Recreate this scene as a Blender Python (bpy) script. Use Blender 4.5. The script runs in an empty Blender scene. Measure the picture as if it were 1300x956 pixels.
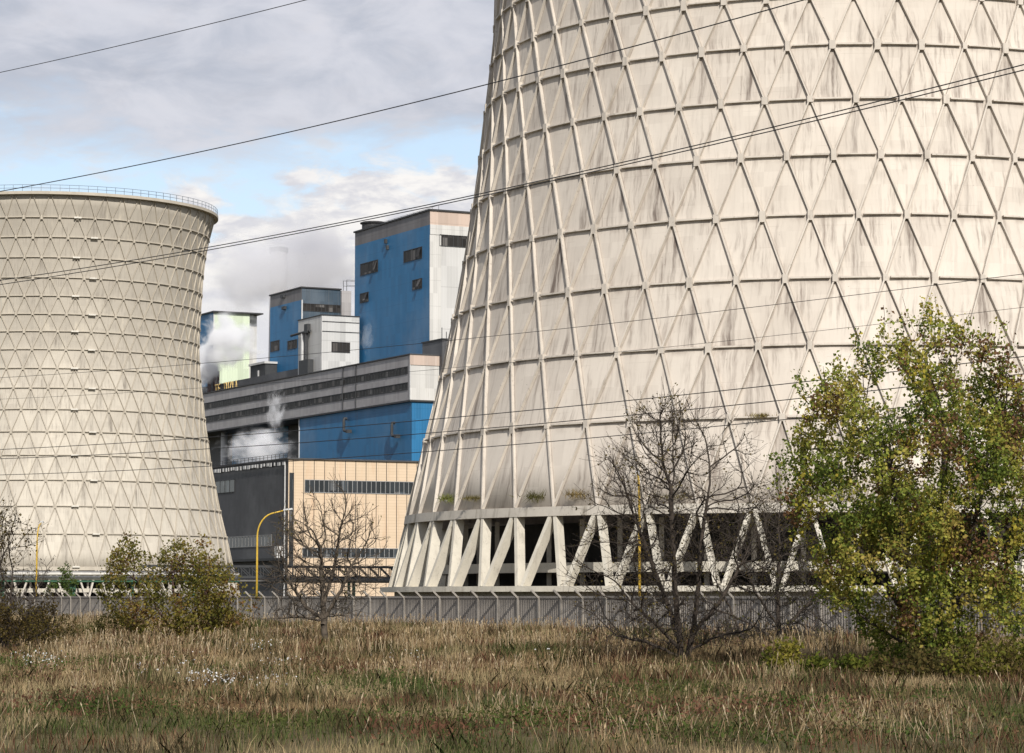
import bpy, math, random
import numpy as np
from mathutils import Vector, Matrix, noise as mnoise

scene = bpy.context.scene
COL = scene.collection
PI = math.pi
EYE = 2.1
F = 3400.0
TILT = math.radians(5.45)

# ------------------------------------------------------------------ camera
cd = bpy.data.cameras.new('camera'); cam = bpy.data.objects.new('camera', cd); COL.objects.link(cam)
cam.location = (0, 0, EYE); cam.rotation_euler = (PI/2 + TILT, 0, 0)
cd.sensor_width = 36; cd.lens = 36*F/1300; cd.shift_y = -45/1300
cd.clip_start = 0.5; cd.clip_end = 9000
scene.camera = cam

# photograph measurements (1300 px wide) -> directions, used to read real positions off the photo
def ray(u, v):
    x = (u-650)/F; z = -(v-433)/F
    c, s = math.cos(TILT), math.sin(TILT)
    return Vector((x, c - z*s, s + z*c))
BA = math.radians(27)                        # the plant's grid is turned 27 degrees
CB, SB = math.cos(BA), math.sin(BA)
def ray_grid(u, v):
    d = ray(u, v); return (d.x*CB + d.y*SB, -d.x*SB + d.y*CB, d.z)
def on_b(u, v, b):                            # point of the wall plane b = const -> (a, z)
    db, da, dz = ray_grid(u, v); t = b/db; return da*t, dz*t + EYE
def on_a(u, v, a):
    db, da, dz = ray_grid(u, v); t = a/da; return db*t, dz*t + EYE
def at_depth(u, v, Y):
    d = ray(u, v); t = Y/d.y; return Vector((d.x*t, Y, d.z*t + EYE))

# ------------------------------------------------------------------ object helpers
def tag(o, label=None, cat=None, group=None, kind=None):
    if label: o['label'] = label
    if cat: o['category'] = cat
    if group: o['group'] = group
    if kind: o['kind'] = kind
    return o
def empty(name, loc=(0, 0, 0), rz=0, label=None, cat=None, group=None):
    o = bpy.data.objects.new(name, None); COL.objects.link(o)
    o.location = loc; o.rotation_euler = (0, 0, rz); o.empty_display_size = .3
    return tag(o, label, cat, group)
def copy_tree(o, parent=None):
    c = o.copy(); COL.objects.link(c)
    if parent: c.parent = parent
    for ch in list(o.children): copy_tree(ch, c)
    return c

class MB:
    def __init__(s): s.v = []; s.f = []; s.m = []
    def hexa(s, p, m=0):                      # p: 4 bottom (ccw from above) + 4 top
        i = len(s.v); s.v += [tuple(q) for q in p]
        for q in ((3,2,1,0),(4,5,6,7),(0,1,5,4),(1,2,6,5),(2,3,7,6),(3,0,4,7)):
            s.f.append(tuple(i+k for k in q)); s.m.append(m)
        return s
    def box(s, x0, x1, y0, y1, z0, z1, m=0, left=None, front=None):
        n = len(s.m)
        s.hexa([(x0,y0,z0),(x1,y0,z0),(x1,y1,z0),(x0,y1,z0),(x0,y0,z1),(x1,y0,z1),(x1,y1,z1),(x0,y1,z1)], m)
        if left is not None: s.m[n+5] = left
        if front is not None: s.m[n+2] = front
        return s
    def bar(s, p0, p1, n, w, d0, d1, m=0):    # box beam p0-p1, width w across, from -d0 to +d1 along n
        p0 = Vector(p0); p1 = Vector(p1); n = Vector(n)
        t = (p1-p0).normalized(); n = (n - t*n.dot(t)).normalized(); x = t.cross(n)*(w/2)
        q = []
        for P in (p0, p1): q += [P-x-n*d0, P+x-n*d0, P+x+n*d1, P-x+n*d1]
        i = len(s.v); s.v += [tuple(k) for k in q]
        for k in ((3,2,1,0),(4,5,6,7),(0,1,5,4),(1,2,6,5),(2,3,7,6),(3,0,4,7)):
            s.f.append(tuple(i+j for j in k)); s.m.append(m)
        return s
    def tube(s, pts, r, n=8, m=0, cap=True):
        pts = [Vector(p) for p in pts]; rs = r if isinstance(r, (list, tuple)) else [r]*len(pts)
        base = len(s.v); ref = None
        for i, p in enumerate(pts):
            t = (pts[min(i+1, len(pts)-1)] - pts[max(i-1, 0)]).normalized()
            if ref is None: ref = Vector((0,0,1)) if abs(t.z) < .9 else Vector((1,0,0))
            a = ref - t*ref.dot(t); a.normalize(); b = t.cross(a); ref = a
            for k in range(n):
                h = 2*PI*k/n; q = p + (a*math.cos(h) + b*math.sin(h))*rs[i]
                s.v.append(tuple(q))
        for i in range(len(pts)-1):
            for k in range(n):
                k2 = (k+1) % n
                s.f.append((base+i*n+k, base+i*n+k2, base+(i+1)*n+k2, base+(i+1)*n+k)); s.m.append(m)
        if cap:
            s.f.append(tuple(base+k for k in range(n))[::-1]); s.m.append(m)
            s.f.append(tuple(base+(len(pts)-1)*n+k for k in range(n))); s.m.append(m)
        return s
    def ring(s, r0, r1, z0, z1, n=112, m=0, a0=0, a1=2*PI, r0t=None, r1t=None):   # annular beam
        r0t = r0 if r0t is None else r0t; r1t = r1 if r1t is None else r1t
        base = len(s.v)
        for k in range(n+1):
            h = a0 + (a1-a0)*k/n; sx, cy = math.sin(h), -math.cos(h)
            s.v += [(r0*sx, r0*cy, z0), (r1*sx, r1*cy, z0), (r1t*sx, r1t*cy, z1), (r0t*sx, r0t*cy, z1)]
        for k in range(n):
            i = base+4*k
            for j in range(4):
                j2 = (j+1) % 4
                s.f.append((i+j, i+j2, i+4+j2, i+4+j)); s.m.append(m)
        return s
    def build(s, name, mats, parent=None, smooth=False):
        me = bpy.data.meshes.new(name); me.from_pydata(s.v, [], s.f)
        if not isinstance(mats, (list, tuple)): mats = [mats]
        for q in mats: me.materials.append(q)
        if len(mats) > 1: me.polygons.foreach_set('material_index', s.m)
        if smooth: me.polygons.foreach_set('use_smooth', [True]*len(s.f))
        me.update()
        import bmesh
        bm = bmesh.new(); bm.from_mesh(me); bmesh.ops.recalc_face_normals(bm, faces=bm.faces); bm.to_mesh(me); bm.free()
        o = bpy.data.objects.new(name, me); COL.objects.link(o)
        if parent: o.parent = parent
        return o

def np_mesh(name, V, Fc, mat, parent=None, col=None, smooth=False):
    """V (n,3); Fc (m,k) constant polygon size; col (n,3) optional per-vertex colour attribute"""
    me = bpy.data.meshes.new(name); n, m, k = len(V), len(Fc), Fc.shape[1]
    me.vertices.add(n); me.vertices.foreach_set('co', np.ascontiguousarray(V, dtype=np.float32).ravel())
    me.loops.add(m*k); me.loops.foreach_set('vertex_index', np.ascontiguousarray(Fc, dtype=np.int32).ravel())
    me.polygons.add(m); me.polygons.foreach_set('loop_start', np.arange(0, m*k, k, dtype=np.int32))
    me.polygons.foreach_set('loop_total', np.full(m, k, dtype=np.int32))
    if smooth: me.polygons.foreach_set('use_smooth', np.ones(m, dtype=bool))
    me.update(calc_edges=True)
    if col is not None:
        at = me.color_attributes.new('Tint', 'FLOAT_COLOR', 'POINT')
        at.data.foreach_set('color', np.hstack([col, np.ones((n,1))]).astype(np.float32).ravel())
    me.materials.append(mat)
    o = bpy.data.objects.new(name, me); COL.objects.link(o)
    if parent: o.parent = parent
    return o

# ------------------------------------------------------------------ node helpers
class NT:
    def __init__(s, name):
        s.mat = bpy.data.materials.new(name); s.mat.use_nodes = True
        s.t = s.mat.node_tree; s.t.nodes.clear()
        s.out = s.n('ShaderNodeOutputMaterial')
    def n(s, typ, **kw):
        q = s.t.nodes.new(typ)
        for k, v in kw.items(): setattr(q, k, v)
        return q
    def link(s, a, b): s.t.links.new(a, b)
    def _in(s, sock, v):
        if v is None: return
        if hasattr(v, 'is_linked') or isinstance(v, bpy.types.NodeSocket): s.link(v, sock)
        elif isinstance(v, (tuple, list)) and len(v) == 3 and sock.type == 'RGBA': sock.default_value = (*v, 1)
        else: sock.default_value = v
    def math(s, op, a, b=None, c=None, clamp=False):
        q = s.n('ShaderNodeMath', operation=op, use_clamp=clamp)
        for i, v in enumerate((a, b, c)):
            if v is not None: s._in(q.inputs[i], v)
        return q.outputs[0]
    def noise(s, vec, scale, detail=4, rough=.55, dist=0, out='Fac'):
        q = s.n('ShaderNodeTexNoise'); s._in(q.inputs['Vector'], vec)
        q.inputs['Scale'].default_value = scale; q.inputs['Detail'].default_value = detail
        q.inputs['Roughness'].default_value = rough; q.inputs['Distortion'].default_value = dist
        return q.outputs[out]
    def mapping(s, vec, scale=(1,1,1), loc=(0,0,0), rot=(0,0,0)):
        q = s.n('ShaderNodeMapping'); s._in(q.inputs['Vector'], vec)
        q.inputs['Scale'].default_value = scale; q.inputs['Location'].default_value = loc; q.inputs['Rotation'].default_value = rot
        return q.outputs[0]
    def ramp(s, fac, stops, interp='LINEAR'):
        q = s.n('ShaderNodeValToRGB'); s._in(q.inputs[0], fac); cr = q.color_ramp; cr.interpolation = interp
        while len(cr.elements) < len(stops): cr.elements.new(.5)
        for e, (p, c) in zip(cr.elements, stops):
            e.position = p; e.color = (*(c if isinstance(c, (tuple, list)) else (c,)*3), 1)
        return q.outputs[0]
    def sstep(s, v, a, b):
        q = s.n('ShaderNodeMapRange', interpolation_type='SMOOTHSTEP'); s._in(q.inputs[0], v)
        s._in(q.inputs[1], a); s._in(q.inputs[2], b); return q.outputs[0]
    def mix(s, fac, a, b, blend='MIX'):
        q = s.n('ShaderNodeMix', data_type='RGBA', blend_type=blend, clamp_factor=True)
        s._in(q.inputs[0], fac); s._in(q.inputs[6], a); s._in(q.inputs[7], b); return q.outputs[2]
    def obj(s): return s.n('ShaderNodeTexCoord').outputs['Object']
    def sep(s, v):
        q = s.n('ShaderNodeSeparateXYZ'); s._in(q.inputs[0], v); return q.outputs
    def comb(s, x, y, z):
        q = s.n('ShaderNodeCombineXYZ'); s._in(q.inputs[0], x); s._in(q.inputs[1], y); s._in(q.inputs[2], z); return q.outputs[0]
    def bump(s, h, strength=.3, dist=.1):
        q = s.n('ShaderNodeBump'); s._in(q.inputs['Height'], h); q.inputs['Strength'].default_value = strength
        q.inputs['Distance'].default_value = dist; return q.outputs[0]
    def bsdf(s, col, rough=.8, metal=0, normal=None, spec=.3, **kw):
        q = s.n('ShaderNodeBsdfPrincipled'); s._in(q.inputs['Base Color'], col); s._in(q.inputs['Roughness'], rough)
        s._in(q.inputs['Metallic'], metal); q.inputs['Specular IOR Level'].default_value = spec
        if normal is not None: s.link(normal, q.inputs['Normal'])
        s.link(q.outputs[0], s.out.inputs[0]); return s.mat

def plain(name, col, rough=.7, metal=0, var=.18, scale=1.5, spec=.3):
    t = NT(name); o = t.obj()
    f = t.noise(o, scale, 5, .6)
    c = t.ramp(f, [(.3, tuple(k*(1-var) for k in col)), (.7, tuple(min(1, k*(1+var*.6)) for k in col))])
    return t.bsdf(c, rough, metal, t.bump(t.noise(o, scale*9, 3), .08, .02), spec)

def cladding(name, col, rib=.6, seam=4.2, var=.14, rough=.55, dirt=.3, dirtcol=(.16,.14,.12), horizontal=False):
    """profiled metal sheet: vertical ribs, sheet seams, faint vertical dirt runs"""
    t = NT(name); o = t.obj(); x, y, z = t.sep(o)
    h = t.math('ADD', x, y)
    lane = t.math('FLOOR', t.math('DIVIDE', h, rib*2)); tier = t.math('FLOOR', t.math('DIVIDE', z, seam))
    wn = t.n('ShaderNodeTexWhiteNoise', noise_dimensions='2D'); t.link(t.comb(lane, tier, 0), wn.inputs['Vector'])
    v = t.math('ADD', t.math('MULTIPLY', wn.outputs['Value'], .5), t.math('MULTIPLY', t.noise(o, .12, 3), .5))
    c = t.ramp(v, [(.2, tuple(k*(1-var) for k in col)), (.8, tuple(min(1, k*(1+var)) for k in col))])
    runs = t.noise(t.comb(t.math('MULTIPLY', h, 1.6), t.math('MULTIPLY', z, .05), 0), 1, 5, .65)
    c = t.mix(t.math('MULTIPLY', t.sstep(runs, .52, .78), dirt), c, dirtcol)
    rust = t.noise(t.comb(t.math('MULTIPLY', h, .9), t.math('MULTIPLY', z, .03), 7.7), 1, 6, .7)
    c = t.mix(t.math('MULTIPLY', t.math('MULTIPLY', t.sstep(rust, .6, .72), t.sstep(t.noise(o, .25, 4), .4, .7)), .5), c, (.11,.075,.05))
    c = t.mix(t.math('MULTIPLY', t.sstep(t.noise(o, .06, 4, .6), .45, .75), .16), c, (.42,.43,.44))
    zz = t.math('FRACT', t.math('DIVIDE', z, seam))
    line = t.math('SUBTRACT', 1, t.sstep(t.math('ABSOLUTE', t.math('SUBTRACT', zz, .5)), 0, .018))
    c = t.mix(t.math('MULTIPLY', line, .35), c, tuple(k*.4 for k in col))
    rb = t.math('SINE', t.math('MULTIPLY', h, 2*PI/rib))
    return t.bsdf(c, rough, 0, t.bump(rb, .25, .05), .35)

def concrete_tower(name, base, light, stain, stain_amt, patch=0.0, grey_z=0):
    t = NT(name)
    uv = t.n('ShaderNodeUVMap', uv_map='lattice').outputs[0]; ux, vy, _ = t.sep(uv); o = t.obj()
    d = t.math('ABSOLUTE', t.math('SUBTRACT', t.math('FRACT', t.math('ADD', ux, .5)), .5))
    fr = t.math('FRACT', vy)
    cell = t.comb(t.math('FLOOR', t.math('ADD', ux, .5)), t.math('FLOOR', vy), 0)
    wn = t.n('ShaderNodeTexWhiteNoise', noise_dimensions='2D'); t.link(cell, wn.inputs['Vector'])
    wn2 = t.n('ShaderNodeTexWhiteNoise', noise_dimensions='2D')
    t.link(t.comb(t.math('FLOOR', ux), t.math('FLOOR', vy), 0), wn2.inputs['Vector'])
    big = t.noise(o, .11, 5, .6)
    c = t.mix(big, base, light)
    # wash of each panel, slightly different from its neighbours
    tri = t.sstep(t.math('SUBTRACT', t.math('MULTIPLY', t.math('SUBTRACT', 1, fr), .5), d), -.005, .03)
    tone = t.math('MULTIPLY', t.mix(tri, wn2.outputs['Value'], wn.outputs['Value']), .16)
    c = t.mix(tone, c, stain)
    # vertical runs: fine everywhere, heavy under the nodes
    warp = t.math('MULTIPLY', t.noise(o, .5, 2), .18)
    sx = t.math('ADD', ux, warp)
    fine = t.noise(t.comb(t.math('MULTIPLY', sx, 9), t.math('MULTIPLY', vy, .9), 0), 1, 6, .7)
    broad = t.noise(t.comb(t.math('MULTIPLY', sx, 3.6), t.math('MULTIPLY', vy, .35), t.math('MULTIPLY', wn.outputs['Value'], 9)), 1, 4, .6)
    c = t.mix(t.math('MULTIPLY', t.sstep(fine, .45, .72), t.math('ADD', .2, t.math('MULTIPLY', t.sstep(t.noise(o, .3, 3), .42, .62), .55*stain_amt))), c, stain)
    under = t.math('MULTIPLY', t.sstep(t.math('SUBTRACT', .3, d), 0, .2), tri)
    run = t.math('MULTIPLY', t.sstep(broad, .42, .68), under)
    run = t.math('MULTIPLY', run, t.math('MULTIPLY', t.sstep(wn.outputs['Value'], .1, .95), t.math('ADD', .02, t.math('MULTIPLY', t.sstep(fine, .3, .7), 1.05))))
    c = t.mix(t.math('MULTIPLY', run, stain_amt), c, tuple(k*.75 for k in stain))
    # dirt washed down below each ring and specks
    below = t.math('MULTIPLY', t.sstep(fr, .86, 1.0), t.sstep(t.noise(o, .9, 4), .45, .7))
    c = t.mix(t.math('MULTIPLY', below, .5*stain_amt), c, stain)
    # pour joints: thin horizontal lines in some panels
    jl = t.math('SUBTRACT', 1, t.sstep(t.math('ABSOLUTE', t.math('SUBTRACT', t.math('FRACT', t.math('MULTIPLY', vy, 3)), .5)), 0, .02))
    c = t.mix(t.math('MULTIPLY', t.math('MULTIPLY', jl, t.sstep(t.noise(o, .35, 3), .52, .6)), .22), c, stain)
    # formwork lifts: each bay cast at a slightly different tone, a few bright repair patches
    wn3 = t.n('ShaderNodeTexWhiteNoise', noise_dimensions='2D')
    t.link(t.comb(t.math('FLOOR', t.math('MULTIPLY', ux, 2)), t.math('FLOOR', t.math('MULTIPLY', vy, 4)), 0), wn3.inputs['Vector'])
    c = t.mix(t.math('MULTIPLY', wn3.outputs['Value'], .13), c, stain)
    c = t.mix(t.math('MULTIPLY', t.sstep(wn3.outputs['Value'], .955, .965), .28), c, light)
    # grime that collects along both sides of the ribs
    edge = t.math('ABSOLUTE', t.math('SUBTRACT', t.math('MULTIPLY', t.math('SUBTRACT', 1, fr), .5), d))
    gn = t.noise(o, .8, 5, .65)
    gr_ = t.math('MULTIPLY', t.sstep(edge, .055, .018), t.math('ADD', .3, t.math('MULTIPLY', t.sstep(gn, .35, .7), .6)))
    c = t.mix(t.math('MULTIPLY', gr_, .75), c, tuple(k*.8 for k in stain))
    hz = t.math('MULTIPLY', t.math('SUBTRACT', 1, t.sstep(t.math('SUBTRACT', .5, t.math('ABSOLUTE', t.math('SUBTRACT', fr, .5))), .0, .05)), t.sstep(gn, .35, .65))
    c = t.mix(t.math('MULTIPLY', hz, .5), c, stain)
    if grey_z:  # greyer towards the top, with an uneven edge
        oz = t.sep(o)[2]
        grey_up = t.math('MULTIPLY', t.sstep(t.math('ADD', oz, t.math('MULTIPLY', t.math('SUBTRACT', t.noise(o, .07, 5, .65), .5), 70)), grey_z-22, grey_z+14), .42)
        c = t.mix(grey_up, c, (.26,.235,.20))
    sp = t.sstep(t.noise(o, 3.2, 3, .6), .7, .78)
    c = t.mix(t.math('MULTIPLY', sp, .55), c, tuple(k*.55 for k in stain))
    if patch:
        pz = t.noise(t.comb(t.math('MULTIPLY', ux, .8), t.math('MULTIPLY', vy, .28), 0), 1, 5, .7)
        c = t.mix(t.math('MULTIPLY', t.sstep(pz, .56, .75), patch), c, (.62,.56,.45))
        c = t.mix(t.math('MULTIPLY', t.sstep(pz, .44, .25), patch*.8), c, tuple(k*.7 for k in stain))
    h = t.math('ADD', t.noise(o, 1.2, 5, .6), t.math('MULTIPLY', fine, .4))
    return t.bsdf(c, .9, 0, t.bump(h, .25, .06), .2)

def concrete(name, col, stain=(.2,.17,.14), amt=.5, s=1.0):
    t = NT(name); o = t.obj(); x, y, z = t.sep(o)
    c = t.ramp(t.noise(o, .8*s, 6, .65), [(.3, tuple(k*.8 for k in col)), (.7, col)])
    r = t.noise(t.mapping(o, (2.2*s, 2.2*s, .25*s)), 1, 6, .7)
    c = t.mix(t.math('MULTIPLY', t.sstep(r, .5, .75), amt), c, stain)
    c = t.mix(t.math('MULTIPLY', t.sstep(t.noise(o, 7*s, 4), .6, .72), .35), c, tuple(k*.6 for k in stain))
    return t.bsdf(c, .9, 0, t.bump(t.noise(o, 6*s, 5, .6), .25, .03), .2)

def glass(name, col=(.02,.025,.03), rough=.12, spec=.5):
    t = NT(name); o = t.obj(); x, y, z = t.sep(o)
    wn = t.n('ShaderNodeTexWhiteNoise', noise_dimensions='2D')
    t.link(t.comb(t.math('FLOOR', t.math('MULTIPLY', t.math('ADD', x, y), .9)), t.math('FLOOR', t.math('MULTIPLY', z, .5)), 0), wn.inputs['Vector'])
    c = t.ramp(wn.outputs['Value'], [(0, tuple(k*.5 for k in col)), (.8, col), (.93, tuple(k*3 for k in col)), (1, (.12,.115,.11))])
    return t.bsdf(c, rough, 0, None, spec)

def leafmat(name, trans=.35):
    t = NT(name)
    a = t.n('ShaderNodeAttribute', attribute_name='Tint').outputs['Color']
    d = t.n('ShaderNodeBsdfDiffuse'); t.link(a, d.inputs[0])
    tr = t.n('ShaderNodeBsdfTranslucent'); t.link(a, tr.inputs[0])
    m = t.n('ShaderNodeMixShader'); m.inputs[0].default_value = trans
    t.link(d.outputs[0], m.inputs[1]); t.link(tr.outputs[0], m.inputs[2]); t.link(m.outputs[0], t.out.inputs[0])
    return t.mat

M = dict(
    shell=concrete_tower('weathered_cream_concrete', (.50,.45,.392), (.68,.622,.55), (.20,.162,.138), 1.25),
    shell_far=concrete_tower('weathered_grey_concrete', (.44,.405,.345), (.61,.56,.48), (.19,.165,.14), .95, .55, 44),
    rib=concrete('rib_concrete', (.56,.508,.445), amt=.6, s=.6),
    rib_far=concrete('rib_concrete_grey', (.46,.415,.345), amt=.3, s=.4),
    column=concrete('column_concrete', (.58,.54,.46), amt=.45),
    beam=concrete('beam_concrete', (.5,.46,.40), (.12,.10,.07), .75, .7),
    fill=plain('dark_packing', (.022,.02,.018), .9, var=.5, scale=.7),
    bracket=plain('white_plate', (.58,.55,.49), .7),
    rail=plain('galvanised_rail', (.16,.19,.23), .5, .3),
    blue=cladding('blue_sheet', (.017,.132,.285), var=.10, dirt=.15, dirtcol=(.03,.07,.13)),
    blue_shaded=cladding('shaded_blue_sheet', (.028,.052,.078), var=.15, dirt=.3),  # blue darkened for a sunlit front; its shade is put into the colour
    capsheet=cladding('dark_cap_sheet', (.135,.125,.125), rib=.5, dirt=.25),
    greysheet=cladding('warm_grey_sheet', (.31,.295,.295), rib=.5, dirt=.25),
    lightsheet=cladding('light_grey_sheet', (.50,.49,.47), rib=.5, seam=5.5, dirt=.22, dirtcol=(.3,.27,.23)),
    palesheet=cladding('pale_sheet', (.49,.485,.475), rib=.7, seam=9, dirt=.15, dirtcol=(.35,.33,.3)),
    pinksheet=cladding('faded_pink_sheet', (.46,.36,.30), rib=1.2, seam=6, dirt=.35, dirtcol=(.5,.47,.43)),
    greensheet=cladding('pale_green_sheet', (.50,.57,.43), rib=.7, seam=12, dirt=.15, dirtcol=(.3,.35,.25)),
    darksheet=cladding('charcoal_sheet', (.055,.055,.06), rib=.5, seam=1.4, dirt=.2, dirtcol=(.03,.03,.03)),
    roof=plain('roof_felt', (.07,.07,.072), .9),
    trim=plain('dark_trim', (.04,.04,.042), .6),
    lighttrim=plain('light_trim', (.5,.5,.5), .5),
    glass=glass('dark_glazing'),
    glass2=glass('dusty_glazing', (.035,.032,.03), .5, .15),
    mullion=plain('grey_mullion', (.28,.28,.28), .5),
    steel=plain('dark_steel', (.05,.052,.055), .6, .2),
    greensteel=plain('green_painted_steel', (.035,.10,.06), .6),
    pipe=plain('pale_pipe_lagging', (.50,.48,.44), .5),
    pipe_dark=plain('dull_pipe_lagging', (.17,.165,.16), .5, .2),
    yellow=plain('yellow_paint', (.52,.34,.045), .5, var=.25, scale=3),
    signgold=plain('yellow_letter_paint', (.55,.39,.15), .5),
    rust=plain('rusty_red_plate', (.09,.05,.045), .8, var=.5),
    cable=plain('cable', (.02,.02,.022), .6),
    fence=concrete('fence_concrete', (.30,.275,.25), (.12,.10,.085), .6, 1.3),
    post=concrete('fence_post_concrete', (.29,.265,.235), (.12,.10,.08), .7, 2),
    bark=plain('dark_bark', (.05,.039,.031), .95, var=.5, scale=6),
    bark_grey=plain('grey_bark', (.085,.068,.052), .95, var=.5, scale=6),
    bark_red=plain('reddish_bark', (.075,.042,.034), .95, var=.5, scale=6),
    leaf=leafmat('leaf', .42), blade=leafmat('grass_blade', .25),
    chimney=plain('chimney_concrete', (.42,.40,.39), .8, var=.2, scale=.15),
)
# tan precast panels with joints
t = NT('tan_panel'); o_ = t.obj(); x_, y_, z_ = t.sep(o_)
bk = t.n('ShaderNodeTexBrick'); bk.offset = 0; t.link(t.comb(x_, z_, 0), bk.inputs['Vector'])
bk.inputs['Color1'].default_value = (.575,.45,.325,1); bk.inputs['Color2'].default_value = (.54,.42,.30,1); bk.inputs['Mortar'].default_value = (.40,.30,.20,1)
bk.inputs['Scale'].default_value = 1; bk.inputs['Brick Width'].default_value = 2.13; bk.inputs['Row Height'].default_value = .55
bk.inputs['Mortar Size'].default_value = .022
c_ = t.mix(t.math('MULTIPLY', t.sstep(t.noise(t.mapping(o_, (.8,.8,.12)), 1, 5, .6), .5, .75), .45), bk.outputs[0], (.48,.29,.17))
c_ = t.mix(t.math('MULTIPLY', t.noise(o_, .2, 3), .3), c_, (.68,.56,.42))
M['tan'] = t.bsdf(c_, .8, 0, t.bump(bk.outputs['Fac'], .2, .02), .2)

# ------------------------------------------------------------------ cooling towers
NN = 56; DT = 2*PI/NN
# (radius, height above ground, node offset) from the foot of the columns to the rim
PROF = [(33.21,2.80,0.),(31.89,7.95,.5),(30.59,13.48,0.),(29.42,18.16,.5),(28.48,22.59,0.),(27.65,26.82,.5),(27.05,30.85,0.),
        (26.48,34.68,.5),(26.06,38.36,0.),(25.64,41.75,.5),(25.34,45.0,0.),(25.28,48.1,.5),(25.35,51.05,0.),(25.46,54.15,.5),
        (25.65,57.3,0.),(25.86,60.75,.5),(26.22,64.2,0.),(26.86,67.5,.5),(27.85,71.5,0.)]
def cooling_tower(X, Y, dz, ph, label, shell_m, rib_m, lo, hi, far=False):
    root = empty('cooling_tower', (X, Y, 0), 0, label, 'cooling tower', 'concrete cooling towers')
    P = [(r, z+dz, o) for r, z, o in PROF]
    def pt(r, z, idx):
        h = ph + idx*DT; return Vector((r*math.sin(h), -r*math.cos(h), z))
    # shell
    S = NN*4; sub = 2; V = []; rows = []
    ks = range(1, len(P))
    for k in ks:
        for j in range(sub if k < len(P)-1 else 1):
            f = j/sub
            r, z = (P[k][0]*(1-f)+P[k+1][0]*f, P[k][1]*(1-f)+P[k+1][1]*f) if f else P[k][:2]
            rows.append((k, f)); V += [tuple(pt(r, z, i/4)) for i in range(S)]
    Fc = []; UV = []
    for ri in range(len(rows)-1):
        k, f = rows[ri]; f1 = 1 if ri+1 == len(rows)-1 or rows[ri+1][0] > k else rows[ri+1][1]
        off = P[k+1][2]
        for i in range(S):
            i2 = (i+1) % S
            Fc.append((ri*S+i, ri*S+i2, (ri+1)*S+i2, (ri+1)*S+i))
            u0, u1 = i/4-off, (i+1)/4-off
            g0, g1 = k+f+.0005, k+f1-.0005
            UV += [u0, g0, u1, g0, u1, g1, u0, g1]
    me = bpy.data.meshes.new('shell'); me.from_pydata(V, [], Fc)
    me.polygons.foreach_set('use_smooth', [True]*len(Fc))
    uvl = me.uv_layers.new(name='lattice'); uvl.data.foreach_set('uv', UV)
    me.materials.append(shell_m); me.update()
    sh = bpy.data.objects.new('shell', me); COL.objects.link(sh); sh.parent = root
    sol = sh.modifiers.new('thickness', 'SOLIDIFY'); sol.thickness = .25; sol.offset = -1 
    # ribs
    rb = MB(); rng = random.Random(3 if far else 2)
    def jv(q): return Vector((rng.uniform(-q,q), rng.uniform(-q,q), rng.uniform(-q,q)))
    for k in range(1, len(P)-1):
        r0, z0, o0 = P[k]; r1, z1, o1 = P[k+1]
        for i in range(NN):
            a = pt(r0, z0, i+o0); n = Vector((a.x, a.y, 6)).normalized()
            for s in (-.5, .5):
                b = pt(r1, z1, i+o0+s); m2 = (a+b)/2; n2 = Vector((m2.x, m2.y, 6))
                rb.bar(a+jv(.02), b+jv(.02), n2, rng.uniform(.085,.115) if not far else .10, .1, rng.uniform(.2,.25) if not far else .2)
        for i in range(NN):
            if k > 1:
                a = pt(r0, z0, i+o0+.10); b = pt(r0, z0, i+o0+.90)
                m2 = (a+b)/2
                rb.bar(a+jv(.015), b+jv(.015), (m2.x, m2.y, 3), rng.uniform(.08,.12) if not far else .13, .2, rng.uniform(.22,.28) if not far else .28)
                c = pt(r0, z0, i+o0); w = rng.uniform(.28, .42); hh = rng.uniform(.4, .75)
                rb.bar(c-Vector((0,0,hh*.55)), c+Vector((0,0,hh*.45)), (c.x, c.y, 0), w, .2, .30)
    rb.build('rib_lattice', rib_m, root)
    # ring beam, rim, basin
    r, z, _ = P[1]
    MB().ring(r-.45, r+.34, z-.58, z+.04, 112, r0t=r-.6, r1t=r+.26).build('ring_beam', M['beam'] if not far else rib_m, root)
    r, z, _ = P[-1]
    MB().ring(r-.4, r+.75, z-.25, z+.25, 112).build('rim_walkway', rib_m, root)
    r, z, _ = P[0]
    MB().ring(r-1.2, r+.75, z-.38, z-.02, 112).build('basin_sill', M['column'] if not far else M['fence'], root)
    bw = MB().ring(r-1.1, r-.3, -1.2, z-.38, 112)
    bw.build('basin_wall', M['fence'], root)
    for_each = []
    for i in range(NN):
        for s in (-1, 1):
            th = math.degrees((ph + (i + s*.25)*DT + PI) % (2*PI) - PI)
            a = pt(P[0][0]-.1, P[0][1]-.1, i + s*.055); b = pt(P[1][0]-.05, P[1][1]-.54, i + s*(.5-.05))
            for_each.append((th, a, b))
    rest = MB(); n = 0
    for th, a, b in for_each:
        m2 = (a+b)/2
        if lo <= th <= hi and n < 98:
            MB().bar(a, b, (m2.x, m2.y, 4), .28, .38, .32).build('column', M['column'] if not far else M['beam'], root); n += 1
        else: rest.bar(a, b, (m2.x, m2.y, 4), .28, .38, .32)
    ro = rest.build('column', M['column'] if not far else M['beam'], root); ro['kind'] = 'stuff'
    # inside: packing, girder, slender props
    MB().ring(.4, 27.6, z-2.0, P[1][1]-.9, 84).build('packing', M['fill'], root)
    MB().ring(28.6, 29.7, z+.9, z+1.55, 112).build('inner_girder', M['column'], root)
    pr = MB()
    for i in range(NN):
        c = pt(28.4, 0, i+.3); pr.box(c.x-.16, c.x+.16, c.y-.16, c.y+.16, -1.2, P[1][1]-.7)
    pr.build('inner_props', M['beam'], root)
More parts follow.
